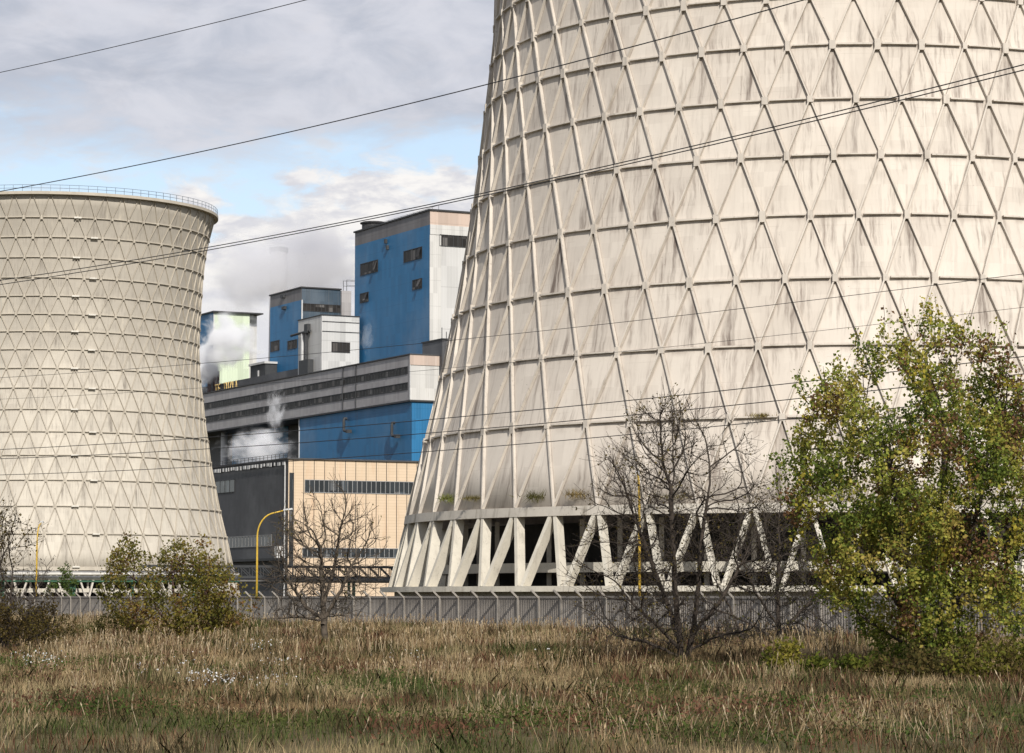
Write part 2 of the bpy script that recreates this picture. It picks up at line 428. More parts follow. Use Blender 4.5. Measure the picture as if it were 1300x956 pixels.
    if far:
        r, z, _ = P[-1]; rl = MB()
        for h in (.55, 1.1):
            rl.tube([pt(r+.6, z+.25+h, i/2) for i in range(NN*2+1)], .035, 4, cap=False)
        for i in range(NN*2): 
            c = pt(r+.6, z+.2, i/2); rl.bar(c, c+Vector((0,0,1.17)), (c.x, c.y, 0), .06, .03, .03)
        rl.build('railing', M['rail'], root)
        for k in range(1, len(P)-1):
            r0, z0, o0 = P[k]; c = pt(r0, z0, (2 if k % 2 == 1 else 2.5)+ (0 if o0 == .5 else 0) - (0.5 if o0 == .5 else 0))
            tng = Vector((-c.y, c.x, 0)).normalized()
            b = MB().bar(c-tng*.62, c+tng*.62, (c.x, c.y, 0), .26, .1, .6); b.build('platform', M['bracket'], root)
    return root
tw1 = cooling_tower(24.19, 200, 0, -.0049, 'huge cream concrete cooling tower with white lattice ribs filling the right half', M['shell'], M['rib'], -100, 60)
tw2 = cooling_tower(-81.87, 480, -.9, .115, 'distant whole cooling tower with a railing round its rim, left edge of the view', M['shell_far'], M['rib_far'], -60, 80, True)

# tufts of weeds on the near tower's ledges
def weed_tuft(u, v, Y, w, h, col, label):
    c = at_depth(u, v, Y); rng = np.random.default_rng(int(u)); n = 160
    base = np.column_stack([rng.normal(0, w*.35, n), rng.normal(0, .12, n), np.zeros(n)])
    tip = base + np.column_stack([rng.normal(0, h*.5, n), rng.normal(-.1, .15, n), rng.uniform(.15, 1, n)*h*rng.choice([1,1,-.9], n)])
    side = np.column_stack([np.full(n, .02), rng.normal(0, .012, n), rng.normal(0, .012, n)])
    V = np.stack([base-side, base+side, tip], 1).reshape(-1, 3)
    cc = np.repeat(np.array(col)*rng.uniform(.6, 1.3, (n,1)), 3, 0)
    o = np_mesh('weed_tuft', V, np.arange(3*n).reshape(-1, 3), M['blade'], None, cc); o.location = c
    tag(o, label, 'weeds', 'weeds growing on the tower ledges')
def ledge_depth(u, r, Y0=200, X0=24.19):      # depth where the sight line meets a ring of radius r
    k = (u-650)/F; A = 1+k*k; B = -2*(k*X0+Y0); C = X0*X0+Y0*Y0-r*r
    return (-B-math.sqrt(max(0, B*B-4*A*C)))/(2*A)
for u, v, w, h, c, l in ((569,634,.9,.55,(.16,.17,.05),'green weed tuft at the left end of the near tower ring beam'),
                         (600,633,.9,.35,(.2,.17,.07),'low brownish weeds second from left on the ring beam'),
                         (678,631,1.1,.6,(.09,.085,.03),'dark weed clump on the ring beam above the V columns'),
                         (731,628,1.2,.5,(.24,.18,.08),'dry tan weed clump on the ring beam left of bare tree'),
                         (858,631,3.4,.4,(.15,.125,.05),'long strip of brown weeds on ring beam behind bare tree'),
                         (966,528,1.0,.3,(.2,.16,.06),'small brown weed tuft high on a horizontal rib')):
    weed_tuft(u, v, ledge_depth(u, 32.2 if v > 600 else 30.9), w, h, c, l)

# ------------------------------------------------------------------ power station buildings (grid axes b = local x, a = local y)
def building(name, label, cat='building', group=None): return empty(name, (0,0,0), BA, label, cat, group)
def strip_windows(root, face, const, lo, hi, z0, z1, n, frame='mullion', gl='glass', name='window'):
    """a band of panes with mullions, set 12 cm proud frame round recessed dark glass"""
    g = MB(); fr = MB(); d = .06
    def put(mb, s0, s1, zz0, zz1, o0, o1):
        if face == 'left': mb.box(const-o1, const-o0, s0, s1, zz0, zz1)
        else: mb.box(s0, s1, const-o1, const-o0, zz0, zz1)
    put(g, lo, hi, z0, z1, -.05, .04)
    put(fr, lo-.06, hi+.06, z1, z1+.12, -.05, .12); put(fr, lo-.06, hi+.06, z0-.12, z0, -.05, .12)
    for i in range(n+1):
        s = lo + (hi-lo)*i/n; put(fr, s-.05, s+.05, z0, z1, .03, .09)
    f = fr.build(name, M[frame], root); g.build('pane', M[gl], f)
    return f

def corner(u, v, b):
    a, z = on_b(u, v, b); return a, z
# tan and charcoal building
Bo = 190.3; ao, zo = corner(366.3, 583, Bo); b_far = on_a(556, 590, ao)[0]
ba = building('plant_building', 'flat roofed building with tan sunlit front and charcoal side behind the fence')
w = MB(); w.box(Bo, b_far, ao, ao+75, -1, zo, 0, left=1, front=2); w.build('wall', [M['roof'], M['darksheet'], M['tan']], ba)
rf = MB(); rf.box(Bo-.35, b_far+.3, ao-.35, ao+75.3, zo, zo+.28).build('roof', M['roof'], ba)
rl = MB()
for k in range(0, 74, 2):
    rl.box(Bo-.1, Bo-.02, ao+k+.3, ao+k+.38, zo+.28, zo+1.2)
for h in (.75, 1.15): rl.box(Bo-.09, Bo-.03, ao+.3, ao+74, zo+h, zo+h+.06)
rl.build('roof_railing', M['steel'], ba)
rng = random.Random(5); k = 1.0
while k < 70:
    L = rng.uniform(.4, 1.3); MB().box(Bo-.5, Bo-.36, ao+k, ao+k+L, zo-rng.uniform(.9,1.1), zo-.35).build('eaves_plate', M['lighttrim'], ba); k += L + rng.uniform(.5, 1.4)
for i in range(1, 16):
    bb = Bo + .88 + 2.13*i
    if bb < b_far: pass
sm = MB(); bb = Bo + .95
while bb < b_far:
    sm.box(bb-.05, bb+.05, ao-.06, ao-.002, 1.2, zo-.05); bb += 2.13
sm.build('panel_joints', M['trim'], ba)
for v0, v1, u0 in ((609.5, 624.5, 386.9), (696, 707, 384)):
    b0, z1 = on_a(u0, v0, ao); _, z0 = on_a(u0, v1, ao)
    strip_windows(ba, 'front', ao, b0, b_far-.4, z0, z1, 28, 'mullion')
b0, z1 = on_a(367.4, 601, ao); b1, z0 = on_a(371.9, 720, ao)
strip_windows(ba, 'front', ao, b0+.05, b1, z0, z1, 1, 'trim', name='corner_window')
for u0, u1, v0, v1, n in ((298, 262, 609, 624, 6), (345, 280, 679.5, 692.5, 16)):
    a0, z1 = on_b(u0, v0, Bo); a1, _ = on_b(u1, v0, Bo); _, z0 = on_b(u0, v1, Bo)
    strip_windows(ba, 'left', Bo, a0, a1, z0, z1, n, 'mullion' if n > 8 else 'trim')
MB().tube([(Bo-.2, ao+1.2, 1), (Bo-.2, ao+1.2, zo-.3)], .14, 8).build('downpipe', M['lighttrim'], ba)
_, zs = on_b(340, 709, Bo)
MB().box(Bo-1.6, Bo, ao+.5, ao+70, zs-.5, zs).build('side_canopy', M['steel'], ba)
MB().box(Bo-1.3, Bo-.01, ao+2.2, ao+3.6, zs, zs+2.2).build('white_cabinet', M['palesheet'], ba)

# long hall with two window bands
Bh = 226.0; ah, zh = corner(521, 450.7, Bh)
zg = corner(521, 507.3, Bh)[1]                # underside of the grey storey
a_rec = on_b(377, 560, Bh)[0]                 # where the blue front stops and the recess begins
bh_r = on_a(562, 460, ah)[0]
hall = building('turbine_hall', 'long grey hall with two window bands above a blue lower wall')
gw = MB(); gw.box(Bh, bh_r, ah, ah+190, zg, zh, 0, left=0, front=1)
gw.build('upper_wall', [M['greysheet'], M['lightsheet']], hall)
z_p = on_a(540, 463.9, ah)[1]
MB().box(Bh-.15, bh_r+.1, ah-.15, ah-.01, z_p, zh+.05).build('parapet_panel', M['pinksheet'], hall)
MB().box(Bh-.25, bh_r+.25, ah-.25, ah+190, zh+.06, zh+.3).build('roof', M['roof'], hall)
MB().box(Bh-.12, Bh-.01, ah-.14, ah+.25, zg, zh).build('corner_strip', M['lighttrim'], hall)
for v0, v1 in ((465.4, 473.4), (485.6, 493.6)):
    z1 = corner(520, v0, Bh)[1]; z0 = corner(520, v1, Bh)[1]
    strip_windows(hall, 'left', Bh, ah+1.2, ah+165, z0, z1, 110, 'steel', 'glass2', 'window_band')
lw = MB(); lw.box(Bh+.5, bh_r-.2, ah+.3, a_rec, -1, zg); lw.build('lower_wall', M['blue'], hall)
MB().box(Bh-.1, bh_r, ah-.12, ah+190, zg-.35, zg-.01).build('shadow_gap_trim', M['trim'], hall)
MB().box(Bh+.35, Bh+.5, a_rec-.35, a_rec, 0, zg-.36).build('wall_edge', M['lighttrim'], hall)
MB().box(Bh+9, bh_r+4, a_rec+.01, ah+190, -1, zg+6).build('recess_wall', M['darksheet'], hall)
ar0 = on_b(366, 560, Bh+9)[0]; ar1 = on_b(296, 560, Bh+9)[0]
MB().box(Bh+8.8, Bh+8.99, ar0, ar1, -1, zg-.2).build('recess_panel', M['blue'], hall)
ac = on_b(284.5, 570, Bh+3)[0]
MB().tube([(Bh+3, ac, 0), (Bh+3, ac, zg-.4)], .8, 10).build('recess_pillar', M['lightsheet'], hall, True)
# duct elbows on the blue wall
for u, v in ((439, 541), (500, 547)):
    a, z = on_b(u, v, Bh)
    d = MB().tube([(Bh+.2, a, z+1.6), (Bh-.35, a, z+1.6), (Bh-.45, a, z+1.2), (Bh-.45, a, z-.6), (Bh-.45, a-.3, z-1.0), (Bh-.45, a-2.2, z-1.25)], .32, 8)
    d.box(Bh-.9, Bh+.1, a-2.9, a-2.1, z-1.6, z-.9)
    d.build('vent_duct', M['steel'], hall)
# downpipes on grey storey
for u in (436, 452.5):
    a = on_b(u, 480, Bh)[0]; MB().tube([(Bh-.14, a, zg-.2), (Bh-.14, a, zh)], .1, 6).build('downpipe', M['steel'], hall)
# dark clerestory set back on the roof
a0, zc = on_b(400, 463.5, Bh+7)
MB().box(Bh+7, Bh+9.5, ah+70, ah+200, zh+.3, zc).build('clerestory', M['darksheet'], hall)

# rooftop sign
sg = building('rooftop_sign', 'yellow letters TE TUZLA standing on the dark hall roof', 'sign')
a_l, zb = on_b(272.5, 497.5, Bh+1); a_r, _ = on_b(301.5, 489, Bh+1)
zb = zh + .3
zt = on_b(272.5, 485.5, Bh+1)[1]
SIZE = max(1.6, (on_b(287, 484, Bh+1)[1] - on_b(287, 494.5, Bh+1)[1]))
zbase = on_b(287, 494.5, Bh+1)[1]
chars = 'TE TUZLA'; step = (a_l-a_r)/len(chars)
for i, ch in enumerate(chars):
    if ch == ' ': continue
    cu = bpy.data.curves.new('letter', 'FONT'); cu.body = ch; cu.size = SIZE*1.5; cu.extrude = .1; cu.align_x = 'CENTER'; cu.offset = -.015
    tmp = bpy.data.objects.new('letter_source', cu); COL.objects.link(tmp)
    dg = bpy.context.evaluated_depsgraph_get(); me = bpy.data.meshes.new_from_object(tmp.evaluated_get(dg))
    bpy.data.objects.remove(tmp); me.name = 'letter'; me.materials.clear(); me.materials.append(M['signgold'])
    lo = bpy.data.objects.new('letter', me); COL.objects.link(lo); lo.parent = sg
    lo.scale = (min(1.05, step/(SIZE*1.15)), 1.12, 1)
    lo.location = (Bh+1, a_l - (i+.5)*step, zbase-.55); lo.rotation_euler = (PI/2, 0, -PI/2)
fr = MB(); fr.box(Bh+1.2, Bh+1.32, a_r-.5, a_l+.5, zbase+.2, zbase+.32)
fr.box(Bh+1.2, Bh+1.32, a_r-.5, a_l+.5, zbase+SIZE*.8, zbase+SIZE*.8+.12)
k = a_r
while k < a_l: fr.box(Bh+1.32, Bh+1.44, k, k+.12, zh+.1, zbase+SIZE*.9); k += 2
fr.build('sign_frame', M['steel'], sg)

# tall blue boiler house
Bt = 240.0; at_, zt_ = corner(546, 267.3, Bt); at2 = on_b(450.7, 300, Bt)[0]; bt_r = on_a(640, 275, at_)[0]
tb = building('boiler_house', 'tallest blue boiler house with a white front and four windows')
zband = corner(546, 285.0, Bt)[1]
w = MB(); w.box(Bt, bt_r, at_, at2, -1, zband, 0, left=0, front=1); w.build('wall', [M['blue'], M['palesheet']], tb)
w = MB(); w.box(Bt+.003, bt_r-.003, at_+.003, at2-.003, zband, zt_, 0, left=0, front=1); w.build('parapet', [M['capsheet'], M['pinksheet']], tb)
MB().box(Bt-.3, bt_r+.3, at_-.3, at2+.3, zt_, zt_+.35).build('roof', M['trim'], tb)
MB().box(Bt-.06, Bt+2.6, at_-.06, at_-.004, zh, corner(546, 298, Bt)[1]).build('corner_strip', M['lightsheet'], tb)
zm0 = on_a(548, 311, at_)[1]; zm1 = on_a(548, 297.5, at_)[1]; bw0 = on_a(558, 304, at_)[0]
MB().box(Bt-.02, bt_r, at_-.12, at_-.01, zm1, zband+.02).build('facade_band', M['lightsheet'], tb)
strip_windows(tb, 'front', at_, bw0, bt_r-.3, zm0, zm1, 14, 'steel', 'glass2')
for u0, u1, v0, v1, n in ((536, 513, 312.5, 327, 6), (480, 458, 329, 344, 5), (536, 524, 352.5, 365, 3), (468, 457.5, 370, 382, 3)):
    a0, z1 = on_b(u0, v0+1, Bt); a1, _ = on_b(u1, v0, Bt); z0 = on_b(u0, v1, Bt)[1]
    f = strip_windows(tb, 'left', Bt, a0, a1, z0, z1, n, 'trim', 'glass2')
    s = MB(); y0 = a0+.5; s.hexa([(Bt-.1,y0,z1-.1),(Bt-.1,y0+1.3,z1-.1),(Bt-.06,y0+1.3,z1-.05),(Bt-.06,y0,z1-.05),
                                  (Bt-.75,y0,z0+.25),(Bt-.75,y0+1.3,z0+.25),(Bt-.7,y0+1.3,z0+.3),(Bt-.7,y0,z0+.3)])
    s.build('open_sash', M['glass2'], f)
for u, v in ((491, 306), (493, 314)):
    a, z = on_b(u, v, Bt); MB().box(Bt-.5, Bt-.01, a-.35, a+.35, z-.5, z+.4).build('floodlight', M['steel'], tb)
c0 = on_b(474, 285, Bt+4)
rv = MB().tube([(Bt+4, c0[0], zt_+.2), (Bt+4, c0[0], c0[1]+.5)], 2.6, 20); rv.ring(2.7, 3.0, 0, .25, 20)
for i in range(len(rv.v)-84, len(rv.v)):
    x, y, z = rv.v[i]; rv.v[i] = (x+Bt+4, y+c0[0], z+c0[1]+.1)
rv.build('roof_vent', M['trim'], tb, False)
ra = MB()
for k in range(12): 
    y = at_+k*3.2; ra.box(Bt+2.0, Bt+2.06, y, y+.06, zt_+.3, zt_+1.3)
ra.box(Bt+2.0, Bt+2.05, at_, at2, zt_+1.25, zt_+1.31); ra.build('roof_railing', M['steel'], tb)

# dark slim block right of the hall
st = building('stair_tower', 'narrow dark grey block between the hall and the near tower')
b0, z1 = on_a(561.5, 431, ah-1.5); b1 = on_a(590, 431, ah-1.5)[0]
MB().box(b0, b1, ah-1.5, ah+8, -1, z1, 0, left=0).build('wall', M['darksheet'], st)
MB().box(b0-.2, b1+.2, ah-1.7, ah+8.2, z1, z1+.25).build('roof', M['trim'], st)
MB().box(b0-1.6, b0, ah+2, ah+8, z1-8, z1-3.4).build('side_wall', M['greysheet'], st)
ms = MB().box(b0+.6, b0+.72, ah, ah+.12, z1+.2, z1+2.6); ms.box(b0+1.6, b0+1.72, ah, ah+.12, z1+.2, z1+1.8)
ms.build('mast', M['steel'], st)

# middle blue boiler house
Bm = 240.0; am, zm = corner(383.2, 365.4, Bm); am2 = on_b(343.2, 376, Bm)[0]; bm_r = on_a(432.4, 370, am)[0]
mb_ = building('boiler_house', 'middle blue boiler house, lower, with a front coloured dull blue as if shaded')
zb1 = corner(383.2, 380.5, Bm)[1]
w = MB(); w.box(Bm, bm_r, am, am2, -1, zb1, 0, left=0, front=1); w.build('wall', [M['blue'], M['blue_shaded']], mb_)
MB().box(Bm+.003, bm_r-.003, am+.003, am2-.003, zb1, zm, 0, left=0, front=1).build('parapet', [M['capsheet'], M['blue_shaded']], mb_)
MB().box(Bm-.3, bm_r+.2, am-.3, am2+.3, zm, zm+.3).build('roof', M['trim'], mb_)
b0, z1 = on_a(384, 385.5, am); z0 = on_a(384, 394, am)[1]
strip_windows(mb_, 'front', am, b0+.1, bm_r-.1, z0, z1, 10, 'trim', 'glass2')
b2 = on_a(446, 371, am-.6)[0]
MB().box(bm_r+.01, b2, am-.6, am+8, -1, zm-.2).build('lift_shaft', M['greysheet'], mb_)
MB().box(Bm-.08, Bm+.25, am-.08, am-.005, zh, zb1).build('corner_strip', M['lighttrim'], mb_)
for u0, u1, v0, v1, n in ((355, 343.8, 432, 444, 4), (377.5, 365.5, 431, 441, 4)):
    a0, z1 = on_b(u0, v0, Bm); a1, _ = on_b(u1, v0, Bm); z0 = on_b(u0, v1, Bm)[1]
    strip_windows(mb_, 'left', Bm, a0, a1, z0, z1, n, 'trim', 'glass2')
for u, v in ((360.5, 376.5), (362, 391)):
    a, z = on_b(u, v, Bm); MB().box(Bm-.6, Bm-.01, a-.9, a+.9, z-.35, z+.35).build('floodlight', M['steel'], mb_)
fs = MB(); y0, x0 = am+1, bm_r+2
for p in ((0,0),(3.4,0),(3.4,2),(0,2)): fs.box(x0+p[0]-.05, x0+p[0]+.05, y0+p[1]-.05, y0+p[1]+.05, zm, zm+2.6)
for h in (1.3, 2.55):
    for q in (0, 2): fs.box(x0, x0+3.4, y0+q-.04, y0+q+.04, zm+h, zm+h+.08)
fs.build('roof_frame', M['steel'], mb_)

# white block in front of it
Bw = 230.0; aw, zw = corner(408.6, 400.2, Bw); aw2 = on_b(378.8, 405, Bw)[0]; bw_r = on_a(456.3, 402, aw)[0]
wb = building('bunker_block', 'small white panelled block with a window, between the blue boiler houses')
MB().box(Bw, bw_r, aw, aw2, zh-2, zw, 0, left=1, front=0).build('wall', [M['palesheet'], M['lightsheet']], wb)
MB().box(Bw-.15, bw_r+.15, aw-.15, aw2+.15, zw, zw+.2).build('roof', M['trim'], wb)
for v in (408, 420.5):
    z = on_a(410, v, aw)[1]; MB().box(Bw+.1, bw_r-.05, aw-.06, aw-.005, z-.1, z+.1).build('panel_seam', M['steel'], wb)
b0, z1 = on_a(421, 434.5, aw); b1, z0 = on_a(444, 447.5, aw)
strip_windows(wb, 'front', aw, b0, b1, z0, z1, 5, 'trim', 'glass2')
a1, z1 = on_b(391, 421, Bw); z0 = on_b(391, 462, Bw)[1]
d = MB().tube([(Bw-.5, a1-.6, zh+.3), (Bw-.5, a1-.6, z1)], .32, 8); d.tube([(Bw-.5, a1-2.4, z1), (Bw-.5, aw2+3, z1-.2)], .28, 8)
d.box(Bw-.9, Bw-.1, a1-1.6, a1+.2, z1-.4, z1+1.6); d.box(Bw-1.4, Bw-.05, a1-3.4, a1+1.8, zh+.3, zh+4)
d.build('duct', M['steel'], wb)
MB().tube([(Bw-.35, a1+2.2, zh+1.5), (Bw-.35, a1+2.2, z1-.3)], .42, 8).build('light_pipe', M['lighttrim'], wb)

# pale green block, far left
Bg = 240.0; ag, zg2 = corner(271.4, 396.5, Bg); bg_r = on_a(317, 400, ag)[0]; bg_o = on_a(333, 401, ag)[0]
gb = building('boiler_house', 'pale green block half hidden by white steam beside the distant tower')
MB().box(Bg, bg_r, ag, ag+30, -1, zg2, 0, left=1, front=0).build('wall', [M['greensheet'], M['blue']], gb)
MB().box(Bg-.4, bg_o, ag-.8, ag+30, zg2, zg2+.35).build('roof', M['trim'], gb)
MB().box(bg_r+.01, bg_o-.3, ag+3, ag+29, -1, zg2-.01).build('annex_wall', M['lightsheet'], gb)
MB().box(Bg-.08, Bg+.2, ag-.06, ag-.005, zh, zg2).build('corner_strip', M['lighttrim'], gb)
# rooftop items
ru = building('rooftop_cabin', 'small rusty dark red plant cabin beside the pale green block', 'cabin')
a0, z1 = on_b(278, 470, Bh+8); z0 = on_b(278, 487, Bh+8)[1]
m_ = MB().box(Bh+6.2, Bh+6.95, a0-3.2, a0+3.2, zh+.3, z1-.5); m_.tube([(Bh+6.5, a0-1.4, z1-.6), (Bh+6.5, a0-1.4, z1+.7)], .6, 10); m_.tube([(Bh+6.5, a0+1.2, z1-.6), (Bh+6.5, a0+1.2, z1+.4)], .8, 10)
m_.build('cabin_body', M['rust'], ru)
MB().box(Bh+6.1, Bh+6.19, a0-1, a0+.4, zh+.6, z1-1.4).build('door', M['trim'], ru)
rc = building('rooftop_cabin', 'pale rooftop cabin with dark open bay left of the middle blue block', 'cabin')
a0, z1 = on_b(337, 455, Bh+11); a1, _ = on_b(318, 460, Bh+11)
MB().box(Bh+11, Bh+14, a0, a1, zh+.3, z1-1.2).build('wall', M['steel'], rc)
MB().box(Bh+10.6, Bh+14.4, a0-.3, a1+.3, z1-1.2, z1-.7).build('roof', M['palesheet'], rc)
MB().box(Bh+10.8, Bh+10.99, a0+4, a1-5, zh+.3, z1-2.6).build('panel', M['palesheet'], rc)

# chimney beyond
ct = at_depth(354, 316, 760); ch = empty('chimney', (ct.x, ct.y, 0), 0, 'pale round chimney veiled by grey steam behind the boiler houses', 'chimney')
MB().tube([(0,0,-1), (0,0,ct.z*.5), (0,0,ct.z)], [3.6, 2.9, 2.4], 32).build('shaft', M['chimney'], ch, True)
MB().ring(2.3, 2.75, ct.z-1.0, ct.z+.3, 32).build('rim', M['trim'], ch)

# ------------------------------------------------------------------ pipe bridge
pb = empty('pipe_bridge', (0,0,0), 0, 'low steel pipe bridge with trusses and lagged pipes behind the fence', 'pipe bridge')
dirb = Vector((CB, SB, 0)); P0 = Vector((-22, 300, 0))
def pbp(s, z, q=0): return P0 + dirb*s + Vector((-SB, CB, 0))*q + Vector((0,0,z))
zt1 = at_depth(400, 719.5, 300).z; zt0 = at_depth(400, 733, 300).z
s_of = lambda u: ((u-650)/F*300+22)/(CB - (u-650)/F*SB)
for q in (0, 2.4):
    for z in (zt0, zt1): MB().bar(pbp(s_of(190), z, q), pbp(s_of(560), z, q), (0,0,1), .2, .12, .12).build('chord', M['steel'], pb)
L = zt1-zt0
for q in (0, 2.4):
    s = s_of(190); tr = MB()
    while s < s_of(560):
        tr.bar(pbp(s, zt1, q), pbp(s+L*1.1, zt0, q), (-SB, CB, 0), .1, .05, .05); tr.bar(pbp(s, zt0, q), pbp(s, zt1, q), (-SB, CB, 0), .08, .04, .04)
        s += L*1.1
    tr.build('truss_web', M['steel'], pb)
for z, r, q, mt in ((zt0-.35, .26, .4, 'pipe_dark'), (zt0-.1, .18, 1.4, 'pipe_dark')):
    MB().tube([pbp(s_of(175), z, q), pbp(s_of(570), z, q)], r, 10).build('pipe', M[mt], pb, True)
for v, r, q, mt in ((728.5, .17, 0, 'pipe'), (733.5, .22, .6, 'pipe'), (726, .12, 1.2, 'pipe_dark'), (738, .10, .2, 'greensteel')):
    z = at_depth(60, v, 284).z
    MB().tube([pbp(s_of(-40), z, q-1.2), pbp(s_of(300), z, q-1.2)], r, 10).build('pipe', M[mt], pb, True)
for u in (4, 8, 94, 98.5, 172, 250, 330, 446, 452):
    g = u < 300; top = at_depth(60, 736, 284).z if g else zt0
    MB().bar(pbp(s_of(u), 0, .5), pbp(s_of(u), top, .5), (1,0,0), .32, .16, .16).build('support', M['greensteel'], pb)

# ------------------------------------------------------------------ fence
fd = Vector((-SB, CB, 0)); FP = Vector((3.78, 107, 0)); SP = 1.92
fn = empty('fence', FP, 0, 'long grey precast concrete fence with angled post tops across the field', 'fence')
t = NT('ribbed_fence_panel'); o_ = t.obj(); x_, y_, z_ = t.sep(o_)
s_ = t.math('SUBTRACT', t.math('MULTIPLY', y_, CB), t.math('MULTIPLY', x_, SB))
c_ = t.ramp(t.noise(o_, .5, 5, .6), [(.3, (.29,.26,.23)), (.7, (.42,.38,.335))])
wn = t.n('ShaderNodeTexWhiteNoise', noise_dimensions='1D'); t.link(t.math('FLOOR', t.math('DIVIDE', s_, SP)), wn.inputs['W'])
c_ = t.mix(t.math('MULTIPLY', wn.outputs['Value'], .35), c_, (.17,.15,.135))
st_ = t.noise(t.comb(t.math('MULTIPLY', s_, 4), t.math('MULTIPLY', z_, .35), 0), 1, 5, .7)
c_ = t.mix(t.math('MULTIPLY', t.sstep(st_, .45, .75), .5), c_, (.10,.085,.07))
c_ = t.mix(t.math('MULTIPLY', t.sstep(z_, 1.5, 2.05), .45), c_, (.09,.08,.07))
rb_ = t.math('SINE', t.math('MULTIPLY', s_, 2*PI/.16))
M['panel'] = t.bsdf(c_, .9, 0, t.bump(rb_, .6, .05), .2)
for k in range(-18, 46):
    p = fd*(k*SP); nrm = Vector((-CB, -SB, 0)); wob = random.Random(k).uniform(-.02, .02)
    po = MB().bar(p+Vector((0,0,-.5)), p+Vector((wob,0,2.06)), nrm, .12, .06, .09).build('post', M['post'], fn)
    MB().bar(p+Vector((wob,0,2.0))+nrm*.02, p+Vector((wob,0,2.36))+nrm*.40, fd, .08, .045, .045).build('post_arm', M['post'], po)
    q = p + fd*SP
    pn = MB().bar(p+fd*.06+Vector((0,0,.78)), q-fd*.06+Vector((0,0,.78)), nrm, 2.5, .04, .035)
    pn.build('panel', M['panel'], fn)
    MB().bar(p+fd*.06+Vector((0,0,2.075)), q-fd*.06+Vector((0,0,2.075)), nrm, .09, .055, .055).build('cap_rail', M['fence'], fn)

# ------------------------------------------------------------------ street lamps
def lamp(u, Y, v_top, arm, label):
    p = at_depth(u, 750, Y); H = at_depth(u, v_top, Y).z
    r = empty('street_lamp', (p.x, p.y, 0), 0, label, 'street lamp', 'yellow street lamps')
    MB().tube([(0,0,0), (0,0,.9)], .13, 10).build('base', M['pipe'], r, True)
    pts = [(0,0,.9), (0,0,H*.55), (0,0,H-2.0)]
    for k in range(1, 8):
        h = k/7*PI/2.35; pts.append((1.35*(1-math.cos(h))*arm, 0, H-2.0+1.75*math.sin(h)))
    x, _, z = pts[-1]; pts.append((x+1.0*arm, 0, z+.25))
    MB().tube(pts, [.085, .08, .07]+[.06]*7+[.05], 8).build('pole', M['yellow'], r, True)
    hd = MB(); hd.hexa([(x+.9*arm-.0,-.12,z+.2),(x+1.6*arm,-.1,z+.3),(x+1.6*arm,.1,z+.3),(x+.9*arm,.12,z+.2),
             (x+.9*arm,-.12,z+.34),(x+1.55*arm,-.08,z+.42),(x+1.55*arm,.08,z+.42),(x+.9*arm,.12,z+.34)])
    hd.build('lamp_head', M['lighttrim'], r)
    return r
lamp(326, 200, 647, 1, 'yellow curved street lamp in front of the charcoal building side')
lamp(812, 150, 598, 1, 'yellow street lamp before the V columns behind the multi stemmed bare tree').rotation_euler.z = PI/2
lamp(46, 236, 662, -1, 'yellow street lamp at far left behind the leafless bush').rotation_euler.z = -PI/2

# ------------------------------------------------------------------ overhead cables
WD = Vector((-math.sin(math.radians(40)), math.cos(math.radians(40)), 0))
def cable(pts, Z0, r, label):
    n = Vector((WD.y, -WD.x, 0)); q0 = Vector((0, Z0, 0)); S = []; Zs = []
    for u, v in pts:
        d = ray(u, v); tt = n.dot(q0)/n.dot(d); p = d*tt
        S.append((p-q0).dot(WD)); Zs.append(p.z+EYE)
    co = np.polyfit(S, Zs, 2 if len(pts) > 2 else 1)
    lo, hi = min(S), max(S); e = (hi-lo)*.35
    L = [q0 + WD*s + Vector((0,0,float(np.polyval(co, s)))) for s in np.linspace(max(lo-e, -90), hi+e, 40)]
    o = MB().tube(L, r, 5).build('power_cable', M['cable'], None, True)
    tag(o, label, 'power cable', 'overhead power cables')
cable([(0,92),(200,46.5),(388,0)], 100, .018, 'single thin cable crossing only the top left corner of the sky')
cable([(0,243),(625,105.5),(1020,0)], 100, .022, 'single cable rising from the distant tower rim to the top edge')
cable([(0,356),(330,301.6),(900,181.5),(1300,81.5)], 100, .02, 'upper cable of the close pair crossing the middle of the view')
cable([(0,361.5),(330,305),(900,185.5),(1300,88.5)], 101, .02, 'lower cable of the close pair crossing the middle of the view')
cable([(0,480),(253,460.5),(580,432),(980,388),(1300,347)], 105, .011, 'faint thin cable just below the roofs, touching white bunker block')
cable([(0,508),(250,490),(640,462),(900,438),(1300,388)], 107, .008, 'faintest thin cable, over the two window bands of the hall')
cable([(0,571),(252,555.5),(377,546.7),(560,531.8),(980,490),(1300,452)], 105, .017, 'topmost of three dark cables in front of the blue lower wall')
cable([(0,583),(265,568),(560,550),(980,510),(1300,474)], 106, .017, 'middle one of three dark cables in front of the blue lower wall')
cable([(0,603),(268,592),(544,572),(760,556.5),(1300,500)], 107, .016, 'lowest dark cable, skimming the roof edge of the tan building')

